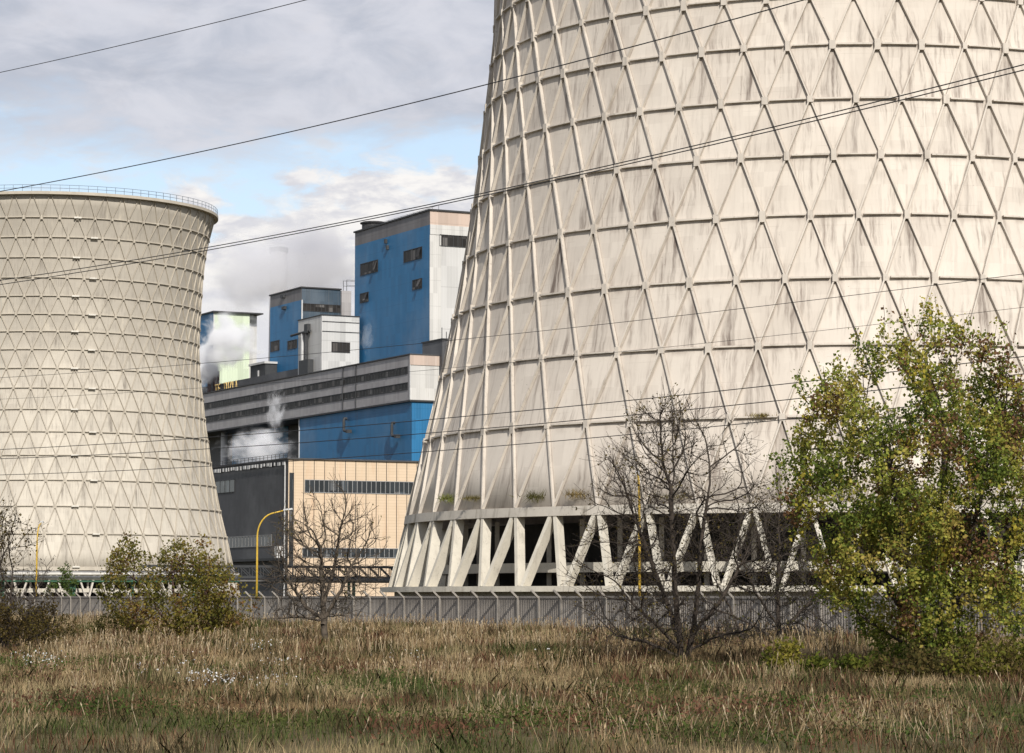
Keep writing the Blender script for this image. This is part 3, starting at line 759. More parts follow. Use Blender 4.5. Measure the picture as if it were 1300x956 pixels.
# ------------------------------------------------------------------ trees
def skeleton(seed, attract, trunk, step=.16, infl=1.2, kill=.28, up=.12, iters=260, jit=.14, mom=.9):
    """space colonisation: trunk = list of polylines (each a list of points); returns nodes, parent index"""
    rng = np.random.default_rng(seed)
    N = []; par = []
    for poly in trunk:
        start = poly[0]; pi = -1
        if N:
            dd = np.linalg.norm(np.array(N)-np.array(start), axis=1); pi = int(dd.argmin())
            if dd[pi] > .02: N.append(tuple(start)); par.append(pi); pi = len(N)-1
        else: N.append(tuple(start)); par.append(-1); pi = 0
        for p, q in zip(poly[:-1], poly[1:]):
            p = np.array(p); q = np.array(q); k = max(1, int(np.linalg.norm(q-p)/step))
            for i in range(1, k+1):
                N.append(tuple(p+(q-p)*i/k + rng.normal(0, .012, 3))); par.append(pi); pi = len(N)-1
    A = np.array(attract); seen = set(); dead = {}; nd = np.full(len(A), 1e9); ni = np.zeros(len(A), int); new0 = 0
    for it in range(iters):
        B = np.array(N[new0:])
        for c in range(0, len(B), 200):
            D = np.linalg.norm(A[:,None]-B[None,c:c+200], axis=2); j = D.argmin(1); dm = D[np.arange(len(A)), j]
            m = dm < nd; nd[m] = dm[m]; ni[m] = new0+c+j[m]
        new0 = len(N)
        keep = (nd > kill) & np.array([dead.get(k, 0) < 3 for k in ni]); A = A[keep]; nd = nd[keep]; ni = ni[keep]
        if not len(A): break
        act = nd < infl if (nd < infl).any() else nd <= nd.min()+.05
        acc = {}
        P = np.array(N)
        d = A[act]-P[ni[act]]; d /= np.linalg.norm(d, axis=1)[:,None]
        for i, v in zip(ni[act], d): acc.setdefault(i, []).append(v)
        for i, vs in acc.items():
            v = np.sum(vs, 0); 
            pd = P[i]-P[par[i]] if par[i] >= 0 else np.array((0,0,1.)); pd = pd/(np.linalg.norm(pd)+1e-9)
            v = v/(np.linalg.norm(v)+1e-9) + pd*mom + rng.normal(0, jit, 3) + np.array((0,0,up)); v /= np.linalg.norm(v)
            q = P[i]+v*step; key = tuple(np.floor(q/(step*.55)).astype(int))
            if key in seen: dead[i] = dead.get(i, 0)+1; continue
            seen.add(key); N.append(tuple(q)); par.append(i)
        if len(N) > 14000: break
    return np.array(N), np.array(par)
def twigs(N, par, r, rng, thr, frac, lmin, lmax, up=.25, per=2, step=.12):
    Nl = [tuple(p) for p in N]; pl = list(par)
    for i in np.where(r < thr)[0]:
        if rng.random() > frac or par[i] < 0: continue
        pd = N[i]-N[par[i]]; pd /= np.linalg.norm(pd)+1e-9
        for _ in range(per):
            d = pd + rng.normal(0, .5, 3) + np.array((0,0,up)); d /= np.linalg.norm(d); L = rng.uniform(lmin, lmax); k = max(1, int(L/step)); pi = i; p = N[i]
            for j in range(k):
                d = d + rng.normal(0, .08, 3) + np.array((0,0,.04)); d /= np.linalg.norm(d); p = p + d*L/k; Nl.append(tuple(p)); pl.append(pi); pi = len(Nl)-1
    return np.array(Nl), np.array(pl)
def radii(N, par, tip, ex=2.25, rmax=.3):
    r = np.zeros(len(N)); acc = np.zeros(len(N))
    for i in range(len(N)-1, -1, -1):
        a = acc[i] if acc[i] > 0 else tip**ex
        r[i] = min(rmax, a**(1/ex))
        if par[i] >= 0: acc[par[i]] += a
    return r
def wood(name, N, par, r, mat, root, flare=1.0):
    V = []; Fq = []; c = 0
    idx = np.where(par >= 0)[0]
    for i in idx:
        p = N[par[i]]; q = N[i]; t = q-p; L = np.linalg.norm(t)
        if L < 1e-6: continue
        t = t/L; a = np.cross(t, (0,0,1) if abs(t[2]) < .9 else (1,0,0)); a /= np.linalg.norm(a); b = np.cross(t, a)
        n = 8 if r[i] > .05 else (5 if r[i] > .018 else 3)
        h = np.arange(n)*2*PI/n; circ = np.cos(h)[:,None]*a + np.sin(h)[:,None]*b
        r0 = min(r[par[i]], r[i]*1.35)
        V.append(p - t*.01 + circ*r0); V.append(q + circ*r[i])
        for k in range(n): Fq.append((c+k, c+(k+1) % n, c+n+(k+1) % n, c+n+k))
        c += 2*n
    return np_mesh(name, np.vstack(V), np.array(Fq), mat, root, smooth=True)
def leaves(name, C, size, rng, cols, mat, root, droop=.2, elong=1.5, clump=None):
    """two-triangle folded leaves centred on C, with their own colours"""
    n = len(C); d = rng.normal(0, 1, (n,3)); d[:,2] -= droop; d /= np.linalg.norm(d, axis=1)[:,None]
    u = rng.normal(0, 1, (n,3)); s = np.cross(d, u); s /= np.linalg.norm(s, axis=1)[:,None]; nn = np.cross(d, s)
    L = size*rng.uniform(.45, 1.4, n)[:,None]; W = L/elong
    V = np.stack([C, C+d*L*.45+s*W*.5+nn*L*.12, C+d*L, C+d*L*.45-s*W*.5+nn*L*.12], 1).reshape(-1,3)
    return np_mesh(name, V, np.arange(4*n).reshape(-1,4), mat, root, np.repeat(cols, 4, 0))
def tip_points(N, par, r, thr, per, spread, rng, prob=None):
    k = np.where(r < thr)[0]
    if prob is not None: k = k[rng.random(len(k)) < prob(N[k])]
    C = np.repeat(N[k], per, 0); src = np.repeat(k, per)
    return C + rng.normal(0, spread, C.shape), src
def nz(P, s, off=0): return np.array([mnoise.noise(Vector((p[0]*s+off, p[1]*s, p[2]*s))) for p in P])
def palette(rng, P, cols, s=1.3, off=0, jit=.22):
    f = (nz(P, s, off)+1)/2 + rng.normal(0, .13, len(P)); f = np.clip((f-.5)*1.5+.5, 0, .999)*(len(cols)-1)
    i = f.astype(int); w = (f-i)[:,None]; c = np.array(cols)
    return np.clip((c[i]*(1-w)+c[np.minimum(i+1, len(cols)-1)]*w)*rng.uniform(1-jit, 1+jit, (len(P),1)), 0, 1)
def envelope(rng, n, zs, left, right, depth, clump=.0, off=0, shell=.5, s=.55):
    out = []
    zs = np.array(zs)
    while len(out) < n:
        z = rng.uniform(zs[0], zs[-1]); l = np.interp(z, zs, left); r = np.interp(z, zs, right)
        if rng.random() > (l+r)/np.max(np.array(left)+np.array(right)): continue
        cx = (r-l)/2; R = (l+r)/2; h = rng.uniform(0, 2*PI); q = R*rng.uniform(0, 1)**shell
        p = (cx+q*math.cos(h), q*math.sin(h)*depth, z)
        if clump and mnoise.noise(Vector((p[0]*s+off, p[1]*s, p[2]*s*.8))) < clump*rng.uniform(.2, 1.2)-.25: continue
        out.append(p)
    return np.array(out)

def tree_root(u, Y, label, cat='tree', group=None, name='tree'):
    p = at_depth(u, 757.5, Y); return empty(name, (p.x, Y, 0), 0, label, cat, group)

# -- big leafy maple on the right
rng = np.random.default_rng(11)
mt = tree_root(1192, 66, 'tall leafy tree with yellowing green crown at the right edge', name='maple_tree')
A = envelope(rng, 4600, [.5,1.3,2.2,3.2,4.5,5.5,6.5,7.3,8,8.7,9.2], [1.6,2.4,3.1,3.5,3.8,3.8,3.5,2.9,1.9,.9,.15],
             [1.4,2.2,2.8,3.2,3.7,3.7,3.2,2.3,1.5,.8,.15], .85, .6, 3, .55, .8)
sp = []
for x, y, z, h in [(-3.1,.2,6.3,.8),(-2.4,-.3,7.2,.9),(-1.7,.3,7.6,1.0),(-1.15,-.2,8.1,.8),(-.55,.1,8.5,1.0),(-.1,-.2,8.9,.85),(.4,.3,8.6,.75),(.95,0,8.2,1.0),(1.45,.2,8.0,.9),(1.9,-.2,7.3,.8),(-3.7,.1,5.2,.6),(2.5,.2,6.6,.6),(-2.0,.3,7.4,1.0),(-1.4,0,8.0,.9),(-.85,.2,8.2,.95),(.15,.1,8.8,.7),(.7,-.2,8.3,.9),(1.2,-.1,8.2,.9),(-2.8,.1,6.9,.7),(-3.4,-.2,5.9,.7),(1.7,.1,7.7,.9)]:
    for k in range(12): sp.append((x+rng.normal(0,.05), y+rng.normal(0,.05), z+h*k/11))
A = np.vstack([A, sp]); A[:,2] = np.where(A[:,2] > 5, 5+(A[:,2]-5)*.9, A[:,2])
trunks = [[(0,0,-.3),(0,0,.9),(.05,0,2.2),(.1,.05,4.2),(.2,0,6.2)], [(0,0,.5),(-.5,.1,1.8),(-.9,.1,3.8),(-1.2,0,5.6)],
          [(.02,0,.9),(.5,-.2,2.4),(1.0,-.2,4.4),(1.3,-.1,6)], [(-.1,.02,.6),(-.9,-.3,1.7),(-2.0,-.3,3.3)], [(.1,0,1.2),(.9,.4,2.6),(1.9,.4,4)], [(-.05,0,.5),(-1.3,.2,1.2),(-2.2,.1,1.9)]]
N, par = skeleton(11, A, trunks, .12, 1.3, .19, .2)
N, par = twigs(N, par, radii(N, par, .0055, 2.2, .2), rng, .0075, .2, .4, .85, 2.0, 1, .1)
r = radii(N, par, .0055, 2.2, .2)
wood('trunk', N, par, r, M['bark'], mt)
C, src = tip_points(N, par, r, .012, 11, .09, rng)
C = C[(nz(C, .8, 5) > -.36) & (nz(C, 2.6, 15) > -.3)]
greens = [(.085,.12,.027),(.14,.18,.038),(.20,.235,.048),(.28,.29,.06),(.36,.325,.072),(.36,.28,.08)]
cc = palette(rng, C, greens, .9, 2)
br = rng.random(len(C)) < np.clip((nz(C, .8, 40)-.08)*2.4, 0, .65); cc[br] = np.array((.17,.095,.05))*rng.uniform(.7, 1.3, (br.sum(),1))
ye = rng.random(len(C)) < np.clip((nz(C, .8, 80)-.2)*2, 0, .6); cc[ye] = np.array((.36,.30,.05))*rng.uniform(.7, 1.2, (ye.sum(),1))
print('maple', len(N), len(C))
leaves('crown', C, .09, rng, cc, M['leaf'], mt, .35, 1.25)

# -- bare trees
def bare_tree(seed, u, Y, label, zs, left, right, depth, trunks, n, bark, leafcols, leafprob, lsize=.06, tip=.0055, thr=.008, step=.12, kill=.22, up=.12, per=1, name='bare_tree', group='leafless trees along the fence', shell=.6, clump=.1, rmax=.12, sprd=.05, tw=.55):
    rng = np.random.default_rng(seed); root = tree_root(u, Y, label, 'tree', group, name)
    A = envelope(rng, n, zs, left, right, depth, clump, seed, shell)
    N, par = skeleton(seed, A, trunks, step, 1.1, kill, up)
    if tw: N, par = twigs(N, par, radii(N, par, tip, 2.3, rmax), rng, tip*1.7, tw, .25, .7, per=3)
    r = radii(N, par, tip*.95, 2.55, rmax); wood('trunk', N, par, r, bark, root)
    C, src = tip_points(N, par, r, thr, per, sprd, rng, leafprob)
    if len(C): leaves('crown', C, lsize, rng, palette(rng, C, leafcols, 1.0, seed), M['leaf'], root, .4, 1.5)
    print(name, len(N), len(C)); return root
browns = [(.05,.04,.02),(.08,.06,.026),(.12,.09,.035),(.15,.125,.045)]
bare_tree(21, 866, 75, 'bare multi stemmed tree with dark fan of twigs before the near tower',
          [.7,1.6,2.6,3.8,5,6,7,7.75], [2.4,3.0,3.2,3.1,2.7,2.2,1.5,.5], [1.9,2.6,2.9,3.0,2.8,2.3,1.6,.4], .8,
          [[(0,0,-.3),(-.05,0,.7),(-.18,0,2.0),(-.25,.05,3.6),(-.3,0,5.2)], [(.03,0,.1),(.25,.02,.9),(.42,0,2.0),(.55,0,3.6),(.8,.1,5.2)],
           [(-.05,0,.6),(-.7,-.2,1.3),(-1.5,-.2,2.0)], [(.0,0,.5),(-.3,.2,1.6),(-.9,.3,3.2),(-1.3,.3,4.3)], [(.3,0,1.1),(1.0,-.2,1.9),(1.7,-.1,3.1)], [(-.02,0,.4),(-1.0,.1,.85),(-1.8,.1,1.0)], [(.15,0,.6),(1.0,.2,1.0),(1.9,.1,1.2)]],
          3200, M['bark'], browns, lambda P: np.clip(.10 + .5*np.maximum(0, nz(P, .5, 7)), 0, .5), .075, .0048, .0066)
bare_tree(22, 987, 84, 'dark low spreading bare tree between the multi stemmed one and the leafy maple',
          [.5,1.2,2.0,3.0,4.2,5.2,6.0], [2.6,3.0,2.6,2.0,1.5,1.1,.4], [2.2,2.4,2.2,1.9,1.5,1.0,.4], .8,
          [[(0,0,-.3),(.02,0,1.0),(0,0,2.2),(.1,0,3.8)], [(0,0,.7),(-.9,.1,1.3),(-1.9,0,1.7)], [(0,0,.9),(.8,.1,1.7),(1.5,0,2.4)], [(0,0,1.2),(-.7,-.2,2.2),(-1.1,-.2,3.3)], [(-.95,0,-.3),(-1.05,0,.7),(-1.5,.1,1.8),(-2.1,.1,2.9)]],
          2200, M['bark'], [(.035,.03,.012),(.07,.065,.02),(.10,.095,.03)], lambda P: np.clip(.14 + .6*np.maximum(0, nz(P, .6, 3)), 0, .6), .075, .005, .007)
bare_tree(23, 412, 100, 'small grey bare tree with upswept branches in front of the tan building',
          [1.2,1.9,2.8,3.8,4.8,5.7,6.4], [2.6,2.6,2.3,2.1,1.9,1.4,.5], [1.2,1.7,2.2,2.4,2.2,1.5,.4], .8,
          [[(.1,0,-.3),(.02,0,.7),(-.03,0,1.3),(-.1,0,2.4),(-.15,0,3.9)], [(0,0,1.25),(-.7,.1,1.7),(-1.3,.1,2.6)], [(0,0,1.3),(.6,-.1,2.3),(1.1,-.1,3.4)], [(-.02,0,1.2),(-.9,-.1,1.35),(-2.3,0,1.25),(-2.6,0,1.5)], [(-.05,0,1.8),(.3,.2,3.0),(.5,.2,4.2)]],
          1700, M['bark_grey'], [(.10,.08,.03),(.16,.14,.04)], lambda P: np.where(P[:,2] > 4, .05, .02) + np.where((P[:,0] < -1) & (P[:,2] > 4.2), .2, 0), .08, .007, .009, tw=.4)
bare_tree(24, 8, 96, 'mostly bare brown bush tree at the left edge before the distant tower',
          [.4,1.0,1.8,2.8,3.8,4.8,5.4], [2.5,2.8,2.6,2.2,1.8,1.2,.5], [1.8,2.0,1.9,1.7,1.6,1.2,.4], .8,
          [[(0,0,-.3),(.1,0,1.0),(.2,0,2.5)], [(0,0,.3),(-.6,0,1.4),(-.9,0,2.8)], [(0,0,.4),(.7,.1,1.4),(1.1,0,2.3)], [(0,0,.2),(1.0,.2,.7),(1.6,.2,1.0)]],
          3000, M['bark'], [(.05,.035,.015),(.09,.065,.022),(.13,.11,.03)], lambda P: np.where(P[:,2] < 1.8, .9, np.clip(.25+.6*nz(P,.6,9), .05, .7)), .09, .0055, .0085, per=2, sprd=.1, tw=.35)
# -- leafy shrub tree on the left
bare_tree(31, 226, 112, 'rounded olive green shrubby tree with reddish stems before distant tower foot',
          [.3,.9,1.6,2.4,3.2,3.9,4.6,5.1], [1.5,2.4,3.0,3.2,3.1,2.8,2.3,.9], [2.4,3.2,3.6,3.5,2.7,1.9,1.2,.5], .85,
          [[(.0,0,-.3),(-.05,0,.7),(-.1,0,1.8),(-.3,0,3.2)], [(0,0,.2),(.5,.1,1.2),(1.2,.1,2.3)], [(0,0,.4),(-.8,-.1,1.5),(-1.5,0,2.6)], [(.05,0,.3),(1.2,-.1,.9),(2.0,0,1.6)]],
          3200, M['bark_red'], [(.07,.075,.02),(.12,.115,.028),(.17,.15,.036),(.24,.185,.045),(.16,.085,.04)], lambda P: np.clip(.75+.7*nz(P, .6, 12), .1, 1), .13, .0065, .012, name='shrub_tree', group=None, per=6, kill=.19, step=.13, tw=0, clump=.75, shell=.5, sprd=.12)
# -- undergrowth
def bush(seed, u, Y, label, w, h, cols, n, size=.1, name='bush'):
    rng = np.random.default_rng(seed); root = tree_root(u, Y, label, 'bush', 'low bushes in the grass', name)
    A = envelope(rng, max(120, n//16), [.1, h*.4, h*.75, h], [w*.8, w, w*.75, w*.25], [w*.8, w, w*.7, w*.2], .8, .45, seed, .6, .9)
    N, par = skeleton(seed, A, [[(0,0,-.2),(0,0,h*.3)], [(0,0,0),(w*.4,.1,h*.35)], [(0,0,0),(-w*.4,0,h*.35)]], .12, 1.0, .2, .15)
    r = radii(N, par, .004, 2.3, .05); wood('stems', N, par, r, M['bark'], root)
    C, s = tip_points(N, par, r, .009, max(2, int(n/max(1, (r < .009).sum()))), .1, rng)
    leaves('foliage', C, size, rng, palette(rng, C, cols, 1.2, seed), M['leaf'], root, .2, 1.5)
yg = [(.06,.075,.018),(.11,.12,.025),(.17,.16,.03),(.25,.21,.045)]
ol = [(.035,.035,.012),(.06,.055,.02),(.09,.075,.025),(.12,.085,.035)]
bush(41, 1000, 66, 'yellow green bush low in front of the dark spreading bare tree', 1.15, .95, yg, 2600)
bush(42, 1068, 64, 'green low bush at the left foot of the leafy maple', 1.1, 1.1, [(.05,.07,.016),(.09,.11,.02),(.15,.15,.03)], 2600)
bush(43, 1150, 61, 'olive brown bush right below the maple trunk', 1.5, 1.0, ol+[(.1,.1,.03)], 3000)
bush(44, 1262, 60, 'mixed green brown bush at the lower right corner', 1.5, 1.3, yg[:3]+ol[2:], 3200)
bush(45, 60, 110, 'brown tangled bush below the bare bush tree at left edge', 2.2, 1.5, ol, 2600)
bush(46, 148, 118, 'dark olive bush at the left foot of the shrubby tree', 1.4, 1.5, ol[:3]+[(.07,.08,.02)], 2200)
bush(47, 292, 116, 'green brown bush at the right foot of the shrubby tree', 1.6, 1.6, [(.05,.055,.015),(.09,.085,.022),(.13,.10,.03)], 2400)
bush(48, 700, 108, 'low brown thicket by the fence left of multi stemmed tree', 1.8, .8, ol, 1700)
bush(49, 795, 92, 'dark scrubby thicket left of the multi stemmed tree foot', 2.0, .9, ol[:3], 2000)
bush(50, 930, 90, 'brown scrub between the two dark bare trees', 1.8, .9, ol, 1800)
bush(51, 77, 205, 'bright feathery green shrub standing behind the fence at left', 1.4, 5.2, [(.06,.09,.025),(.09,.13,.035),(.12,.15,.05)], 2600, .16)

# ------------------------------------------------------------------ ground and grass
g = MB(); n = 90
xs = np.concatenate([[-4000,-1500,-500], np.linspace(-80, 60, n), [500,1500,4000]]); ys = np.concatenate([[-1500,-100], np.linspace(20, 200, n), [300,600,1500,6000]])
def rise(x, y):
    d = ((107-y)*CB*0 + (fence_y(x)-y)*SB); q = min(1, max(0, 1-d/26)); return .62*q*q*(3-2*q)
def fence_y(x): return 107 + (3.78-x)/SB*CB      # depth of the fence line at x
def gz(x, y): return rise(x, y) + .10*mnoise.noise(Vector((x*.09, y*.09, 0))) + .05*mnoise.noise(Vector((x*.35, y*.35, 3))) if -80 <= x <= 60 and 20 <= y <= 200 else 0
V = np.array([(x, y, gz(x, y)) for y in ys for x in xs]); nx = len(xs)
Fq = np.array([(j*nx+i, j*nx+i+1, (j+1)*nx+i+1, (j+1)*nx+i) for j in range(len(ys)-1) for i in range(nx-1)])
t = NT('meadow_soil'); o_ = t.obj()
c_ = t.ramp(t.noise(o_, .25, 6, .65), [(.3, (.045,.035,.02)), (.5, (.09,.07,.035)), (.7, (.14,.115,.055))])
c_ = t.mix(t.math('MULTIPLY', t.sstep(t.noise(o_, .07, 3), .5, .62), .6), c_, (.06,.07,.025))
gm = t.bsdf(c_, .95, 0, t.bump(t.noise(o_, 4, 5), .5, .08), .1)
go = np_mesh('ground', V, Fq, gm, None, smooth=True); go['kind'] = 'structure'

rng = np.random.default_rng(77)
def scatter(n, y0, y1, margin=2.0):
    y = np.sqrt(rng.uniform(y0*y0, y1*y1, n)); x = y*rng.uniform(-650-margin*20, 650+margin*20, n)/F
    return x, y
ncl = 46000
x, y = scatter(ncl, 34, 175); keep = (y < fence_y(x)-.15) & (rng.random(ncl) < np.clip(1.35-y/150, .3, 1)); x, y = x[keep], y[keep]
P = np.column_stack([x, y, np.zeros_like(x)])
Q = P*np.array((.3, .09, 1)); n1 = nz(Q, 1, 1); n2 = nz(P*np.array((1,.45,1)), .5, 9); n3 = nz(P, .9, 20)
per = 11
bx = np.repeat(x, per) + rng.normal(0, .14, len(x)*per); by = np.repeat(y, per) + rng.normal(0, .14, len(x)*per)
f1, f2, f3 = (np.repeat(q, per) for q in (n1, n2, n3))
bz = np.array([gz(a, b) for a, b in zip(bx, by)])-.02
nb = len(bx)
H = (.27 + .24*np.clip(f2+.3, 0, 1) + .10*f3)*rng.uniform(.5, 1.3, nb)*np.clip(by/75, .62, 1.02)
H = np.clip(H, .08, .9)
green = f1*.85 + f3*.55 + f2*.45 + .10 + np.clip((58-by)/40, -.2, .22) + rng.normal(0, .26, nb)
pal = np.array([(.35,.26,.145),(.26,.18,.10),(.185,.125,.068),(.125,.105,.05),(.085,.098,.036),(.058,.08,.026)])
gi = np.clip((green+.55)*4.2, 0, 4.999); k = gi.astype(int); w_ = (gi-k)[:,None]
cc = pal[k]*(1-w_)+pal[k+1]*w_
red = (np.repeat(nz(P*np.array((1,.4,1)), .5, 55), per) > .16) & (rng.random(nb) < .6); cc[red] = np.array((.125,.062,.040))*rng.uniform(.7, 1.3, (red.sum(),1))
dk = (np.repeat(nz(P*np.array((1,.5,1)), .8, 91), per) > .2) & (rng.random(nb) < .7); cc[dk] = np.array((.062,.05,.026))*rng.uniform(.6, 1.4, (dk.sum(),1)); H[dk] *= 1.15
bl = (np.repeat(nz(P*np.array((.5,.2,1)), .9, 131), per) > .2) & ~dk; cc[bl] = cc[bl]*.4 + np.array((.40,.31,.18))*.6
cc *= rng.uniform(.6, 1.35, (nb,1))*1.04
lean = rng.normal(0, .26, (nb,2))*H[:,None]; wd = rng.uniform(.004, .009, nb)*np.clip(by/50, .7, 2.1); az = rng.uniform(0, PI, nb)
b = np.column_stack([bx, by, bz]); s = np.column_stack([np.cos(az)*wd, np.sin(az)*wd, np.zeros(nb)])
mid = b + np.column_stack([lean*.35, H*.55]); tip = b + np.column_stack([lean, H])
V = np.stack([b-s, b+s, mid+s*.8, tip, mid-s*.8], 1).reshape(-1,3)
Fc = np.arange(5*nb).reshape(-1,5)
gr = np_mesh('meadow_grass', V, Fc, M['blade'], None, np.repeat(cc, 5, 0)); tag(gr, kind='stuff')
print('grass blades', nb)
# seed heads / plumes on taller dry stalks
ns = 26000
x, y = scatter(ns, 36, 165); P = np.column_stack([x, y, np.zeros_like(x)]); pn = nz(P*np.array((.3,.11,1)), 1, 31); keep = (y < fence_y(x)-.2) & (pn+rng.normal(0,.13,ns) > .08); x, y, P = x[keep], y[keep], P[keep]; ns = len(x)
h = rng.uniform(.3, .62, ns)*np.clip(y/75, .62, 1.05); ln = rng.normal(0, .1, (ns,2)); z0 = np.array([gz(a, b_) for a, b_ in zip(x, y)])
top = np.column_stack([x+ln[:,0], y+ln[:,1], z0+h]); wv = .004*np.clip(y/60, .8, 1.8)
base = np.column_stack([x, y, z0]); sx = np.column_stack([wv, wv*0, wv*0]); hw = .012*np.clip(y/60, .8, 1.6)*rng.uniform(.6, 1.4, ns); hx = np.column_stack([hw, rng.normal(0,.01,ns), hw*0]); hl = rng.uniform(.05, .14, ns)
dv = np.column_stack([ln*.3, hl])
V = np.stack([base-sx, base+sx, top+sx, top-sx, top-hx*.4, top+dv*.4+hx, top+dv, top+dv*.4-hx], 1).reshape(-1,3)
Fc = np.arange(8*ns).reshape(-1,4)
cs = np.array([(.36,.275,.165),(.26,.19,.11),(.18,.12,.075),(.42,.34,.23)])[rng.integers(0,4,ns)]*rng.uniform(.7,1.2,(ns,1))
sd = np_mesh('seed_stalks', V, Fc, M['blade'], None, np.repeat(cs, 8, 0)); tag(sd, kind='stuff')
# broad leaved weeds: darker docks and fresh green patches
nw = 0; Cs = []; col = []
for u, v, wx, n_, h_, c_ in [(60,858,1.6,900,.5,(.06,.085,.022)),(190,850,1.3,600,.45,(.07,.08,.025)),(300,862,1.4,600,.4,(.08,.08,.03)),(800,845,1.5,900,.55,(.045,.075,.022)),
                            (700,852,1.0,400,.45,(.06,.075,.025)),(900,862,1.6,700,.5,(.06,.08,.024)),(960,852,1.0,500,.45,(.05,.075,.02)),(420,862,1.4,600,.45,(.095,.055,.03)),(560,818,1.6,700,.6,(.09,.05,.03)),(640,806,1.6,700,.6,(.085,.05,.03)),(110,812,1.6,600,.6,(.085,.05,.028)),(760,815,1.6,700,.6,(.08,.055,.03)),(250,822,1.4,500,.6,(.10,.06,.03)),(480,834,1.2,500,.5,(.10,.055,.03)),
                            (500,880,1.2,700,.4,(.06,.08,.024)),(150,905,1.1,800,.35,(.05,.075,.02)),(700,915,1.1,800,.35,(.06,.08,.022)),(1000,900,1.1,800,.4,(.055,.08,.022)),(1200,890,1.2,900,.4,(.05,.07,.02)),*[(float(a), float(b_), 1.0, 260, .42, tuple(np.array(c_q)*q)) for a, b_, c_q, q in zip(np.random.default_rng(9).uniform(-20,1320,90), 812+135*np.random.default_rng(10).uniform(0,1,90)**1.4, [((.06,.085,.024),(.11,.055,.035),(.09,.09,.03),(.13,.085,.045))[k % 4] for k in range(90)], np.random.default_rng(12).uniform(.7,1.3,90))],(340,925,1.0,700,.35,(.07,.08,.025)),(880,935,1.0,700,.35,(.055,.075,.02))]:
    Y = EYE*F/(v-757.5) if v > 800 else 100; Y = min(Y, 100); X = (u-650)/F*Y
    q = np.column_stack([X+rng.normal(0, wx*.6, n_), Y+rng.normal(0, wx*1.6, n_), rng.uniform(.05, 1, n_)**.8*h_*min(1, Y/75)])
    Cs.append(q); col.append(np.array(c_)*rng.uniform(.6, 1.4, (n_,1)))
leaves('broad_leaved_weeds', np.vstack(Cs), .075, rng, np.vstack(col), M['blade'], None, -.4, 2.2)['kind'] = 'stuff'
# white flowers
Cs = []
for u, v, n_ in [(40,833,50),(62,838,60),(262,857,70),(285,860,40),(325,818,55),(358,840,35),(345,858,30),(520,832,15),(755,803,16),(180,846,20),(240,840,20),(700,830,12)]:
    Y = min(EYE*F/(v+22-757.5), 100); p = at_depth(u, v, Y)
    Cs.append(np.column_stack([p.x+rng.normal(0,.30,n_), Y+rng.normal(0,.5,n_), p.z+rng.normal(0,.09,n_)]))
C = np.vstack(Cs); fl = leaves('white_wildflowers', C, .04, rng, np.full((len(C),3), .6)*rng.uniform(.8,1.1,(len(C),1)), M['blade'], None, -.5, 1.0); fl['kind'] = 'stuff'

# ------------------------------------------------------------------ steam
def steam(name, u, v, Y, rx, ry, rz, dens, seed, label, scale=2.0, thr=.36, col=(.97,.97,.98), rot=0, soft=.13):
    t = NT('steam_'+name); o_ = t.obj()
    ln = t.n('ShaderNodeVectorMath', operation='LENGTH'); t.link(o_, ln.inputs[0])
    w = t.noise(t.mapping(o_, (1,1,1), (seed, seed*.7, 0)), scale*.7, 2, .5, out='Color')
    wv = t.n('ShaderNodeVectorMath', operation='MULTIPLY_ADD'); t.link(w, wv.inputs[0]); wv.inputs[1].default_value = (.5,.5,.5); t.link(t.mapping(o_, (1,1,1), (seed*3.1, seed, seed*.3)), wv.inputs[2])
    f = t.noise(wv.outputs[0], scale, 6, .58)
    fall = t.sstep(ln.outputs['Value'], 1.0, .25)
    v_ = t.math('ADD', f, t.math('MULTIPLY', t.math('SUBTRACT', fall, 1), .33))
    d_ = t.math('MULTIPLY', t.sstep(v_, thr-soft, thr+soft), dens)
    q = t.n('ShaderNodeVolumePrincipled'); q.inputs['Color'].default_value = (*col, 1); t.link(d_, q.inputs['Density']); q.inputs['Anisotropy'].default_value = 0
    t.link(q.outputs[0], t.out.inputs['Volume'])
    import bmesh
    bm = bmesh.new(); bmesh.ops.create_icosphere(bm, subdivisions=3, radius=1); me = bpy.data.meshes.new(name); bm.to_mesh(me); bm.free()
    me.materials.append(t.mat); o = bpy.data.objects.new('steam', me); COL.objects.link(o)
    o.location = at_depth(u, v, Y); o.scale = (rx, ry, rz); o.rotation_euler = (0, rot, 0)
    tag(o, label, 'steam', None, 'stuff')
steam('green', 290, 434, 645, 11.5, 7, 10.5, .75, 3.0, 'thick white steam in front of the pale green block', thr=.43, scale=2.4, soft=.09)
steam('low', 258, 462, 652, 7.5, 6, 8.5, .9, 8.0, 'white steam pouring out beside the distant tower', thr=.40, scale=2.4, soft=.09)
steam('recess', 328, 570, 560, 10.5, 4, 6.4, .75, 5.0, 'white steam cloud in the dark recess above the charcoal building', thr=.43, scale=2.8, soft=.12)
steam('wisp', 350, 522, 558, 3.6, 2.4, 8.0, .5, 6.0, 'thin steam wisp rising past the window bands', thr=.47, scale=3, soft=.08)
steam('jet', 465, 430, 553, 2.8, 1.8, 5.4, .22, 9.0, 'small steam wisp beside the white bunker block', thr=.48, scale=3, soft=.08)
steam('sky', 395, 335, 735, 21, 12, 17, .15, 12.0, 'large grey steam plume in the sky above the middle boiler house', 1.8, .33, (.8,.8,.83))
steam('sky2', 318, 350, 720, 16, 10, 15, .16, 15.0, 'pale steam plume drifting before the chimney', 1.8, .34, (.9,.9,.92))

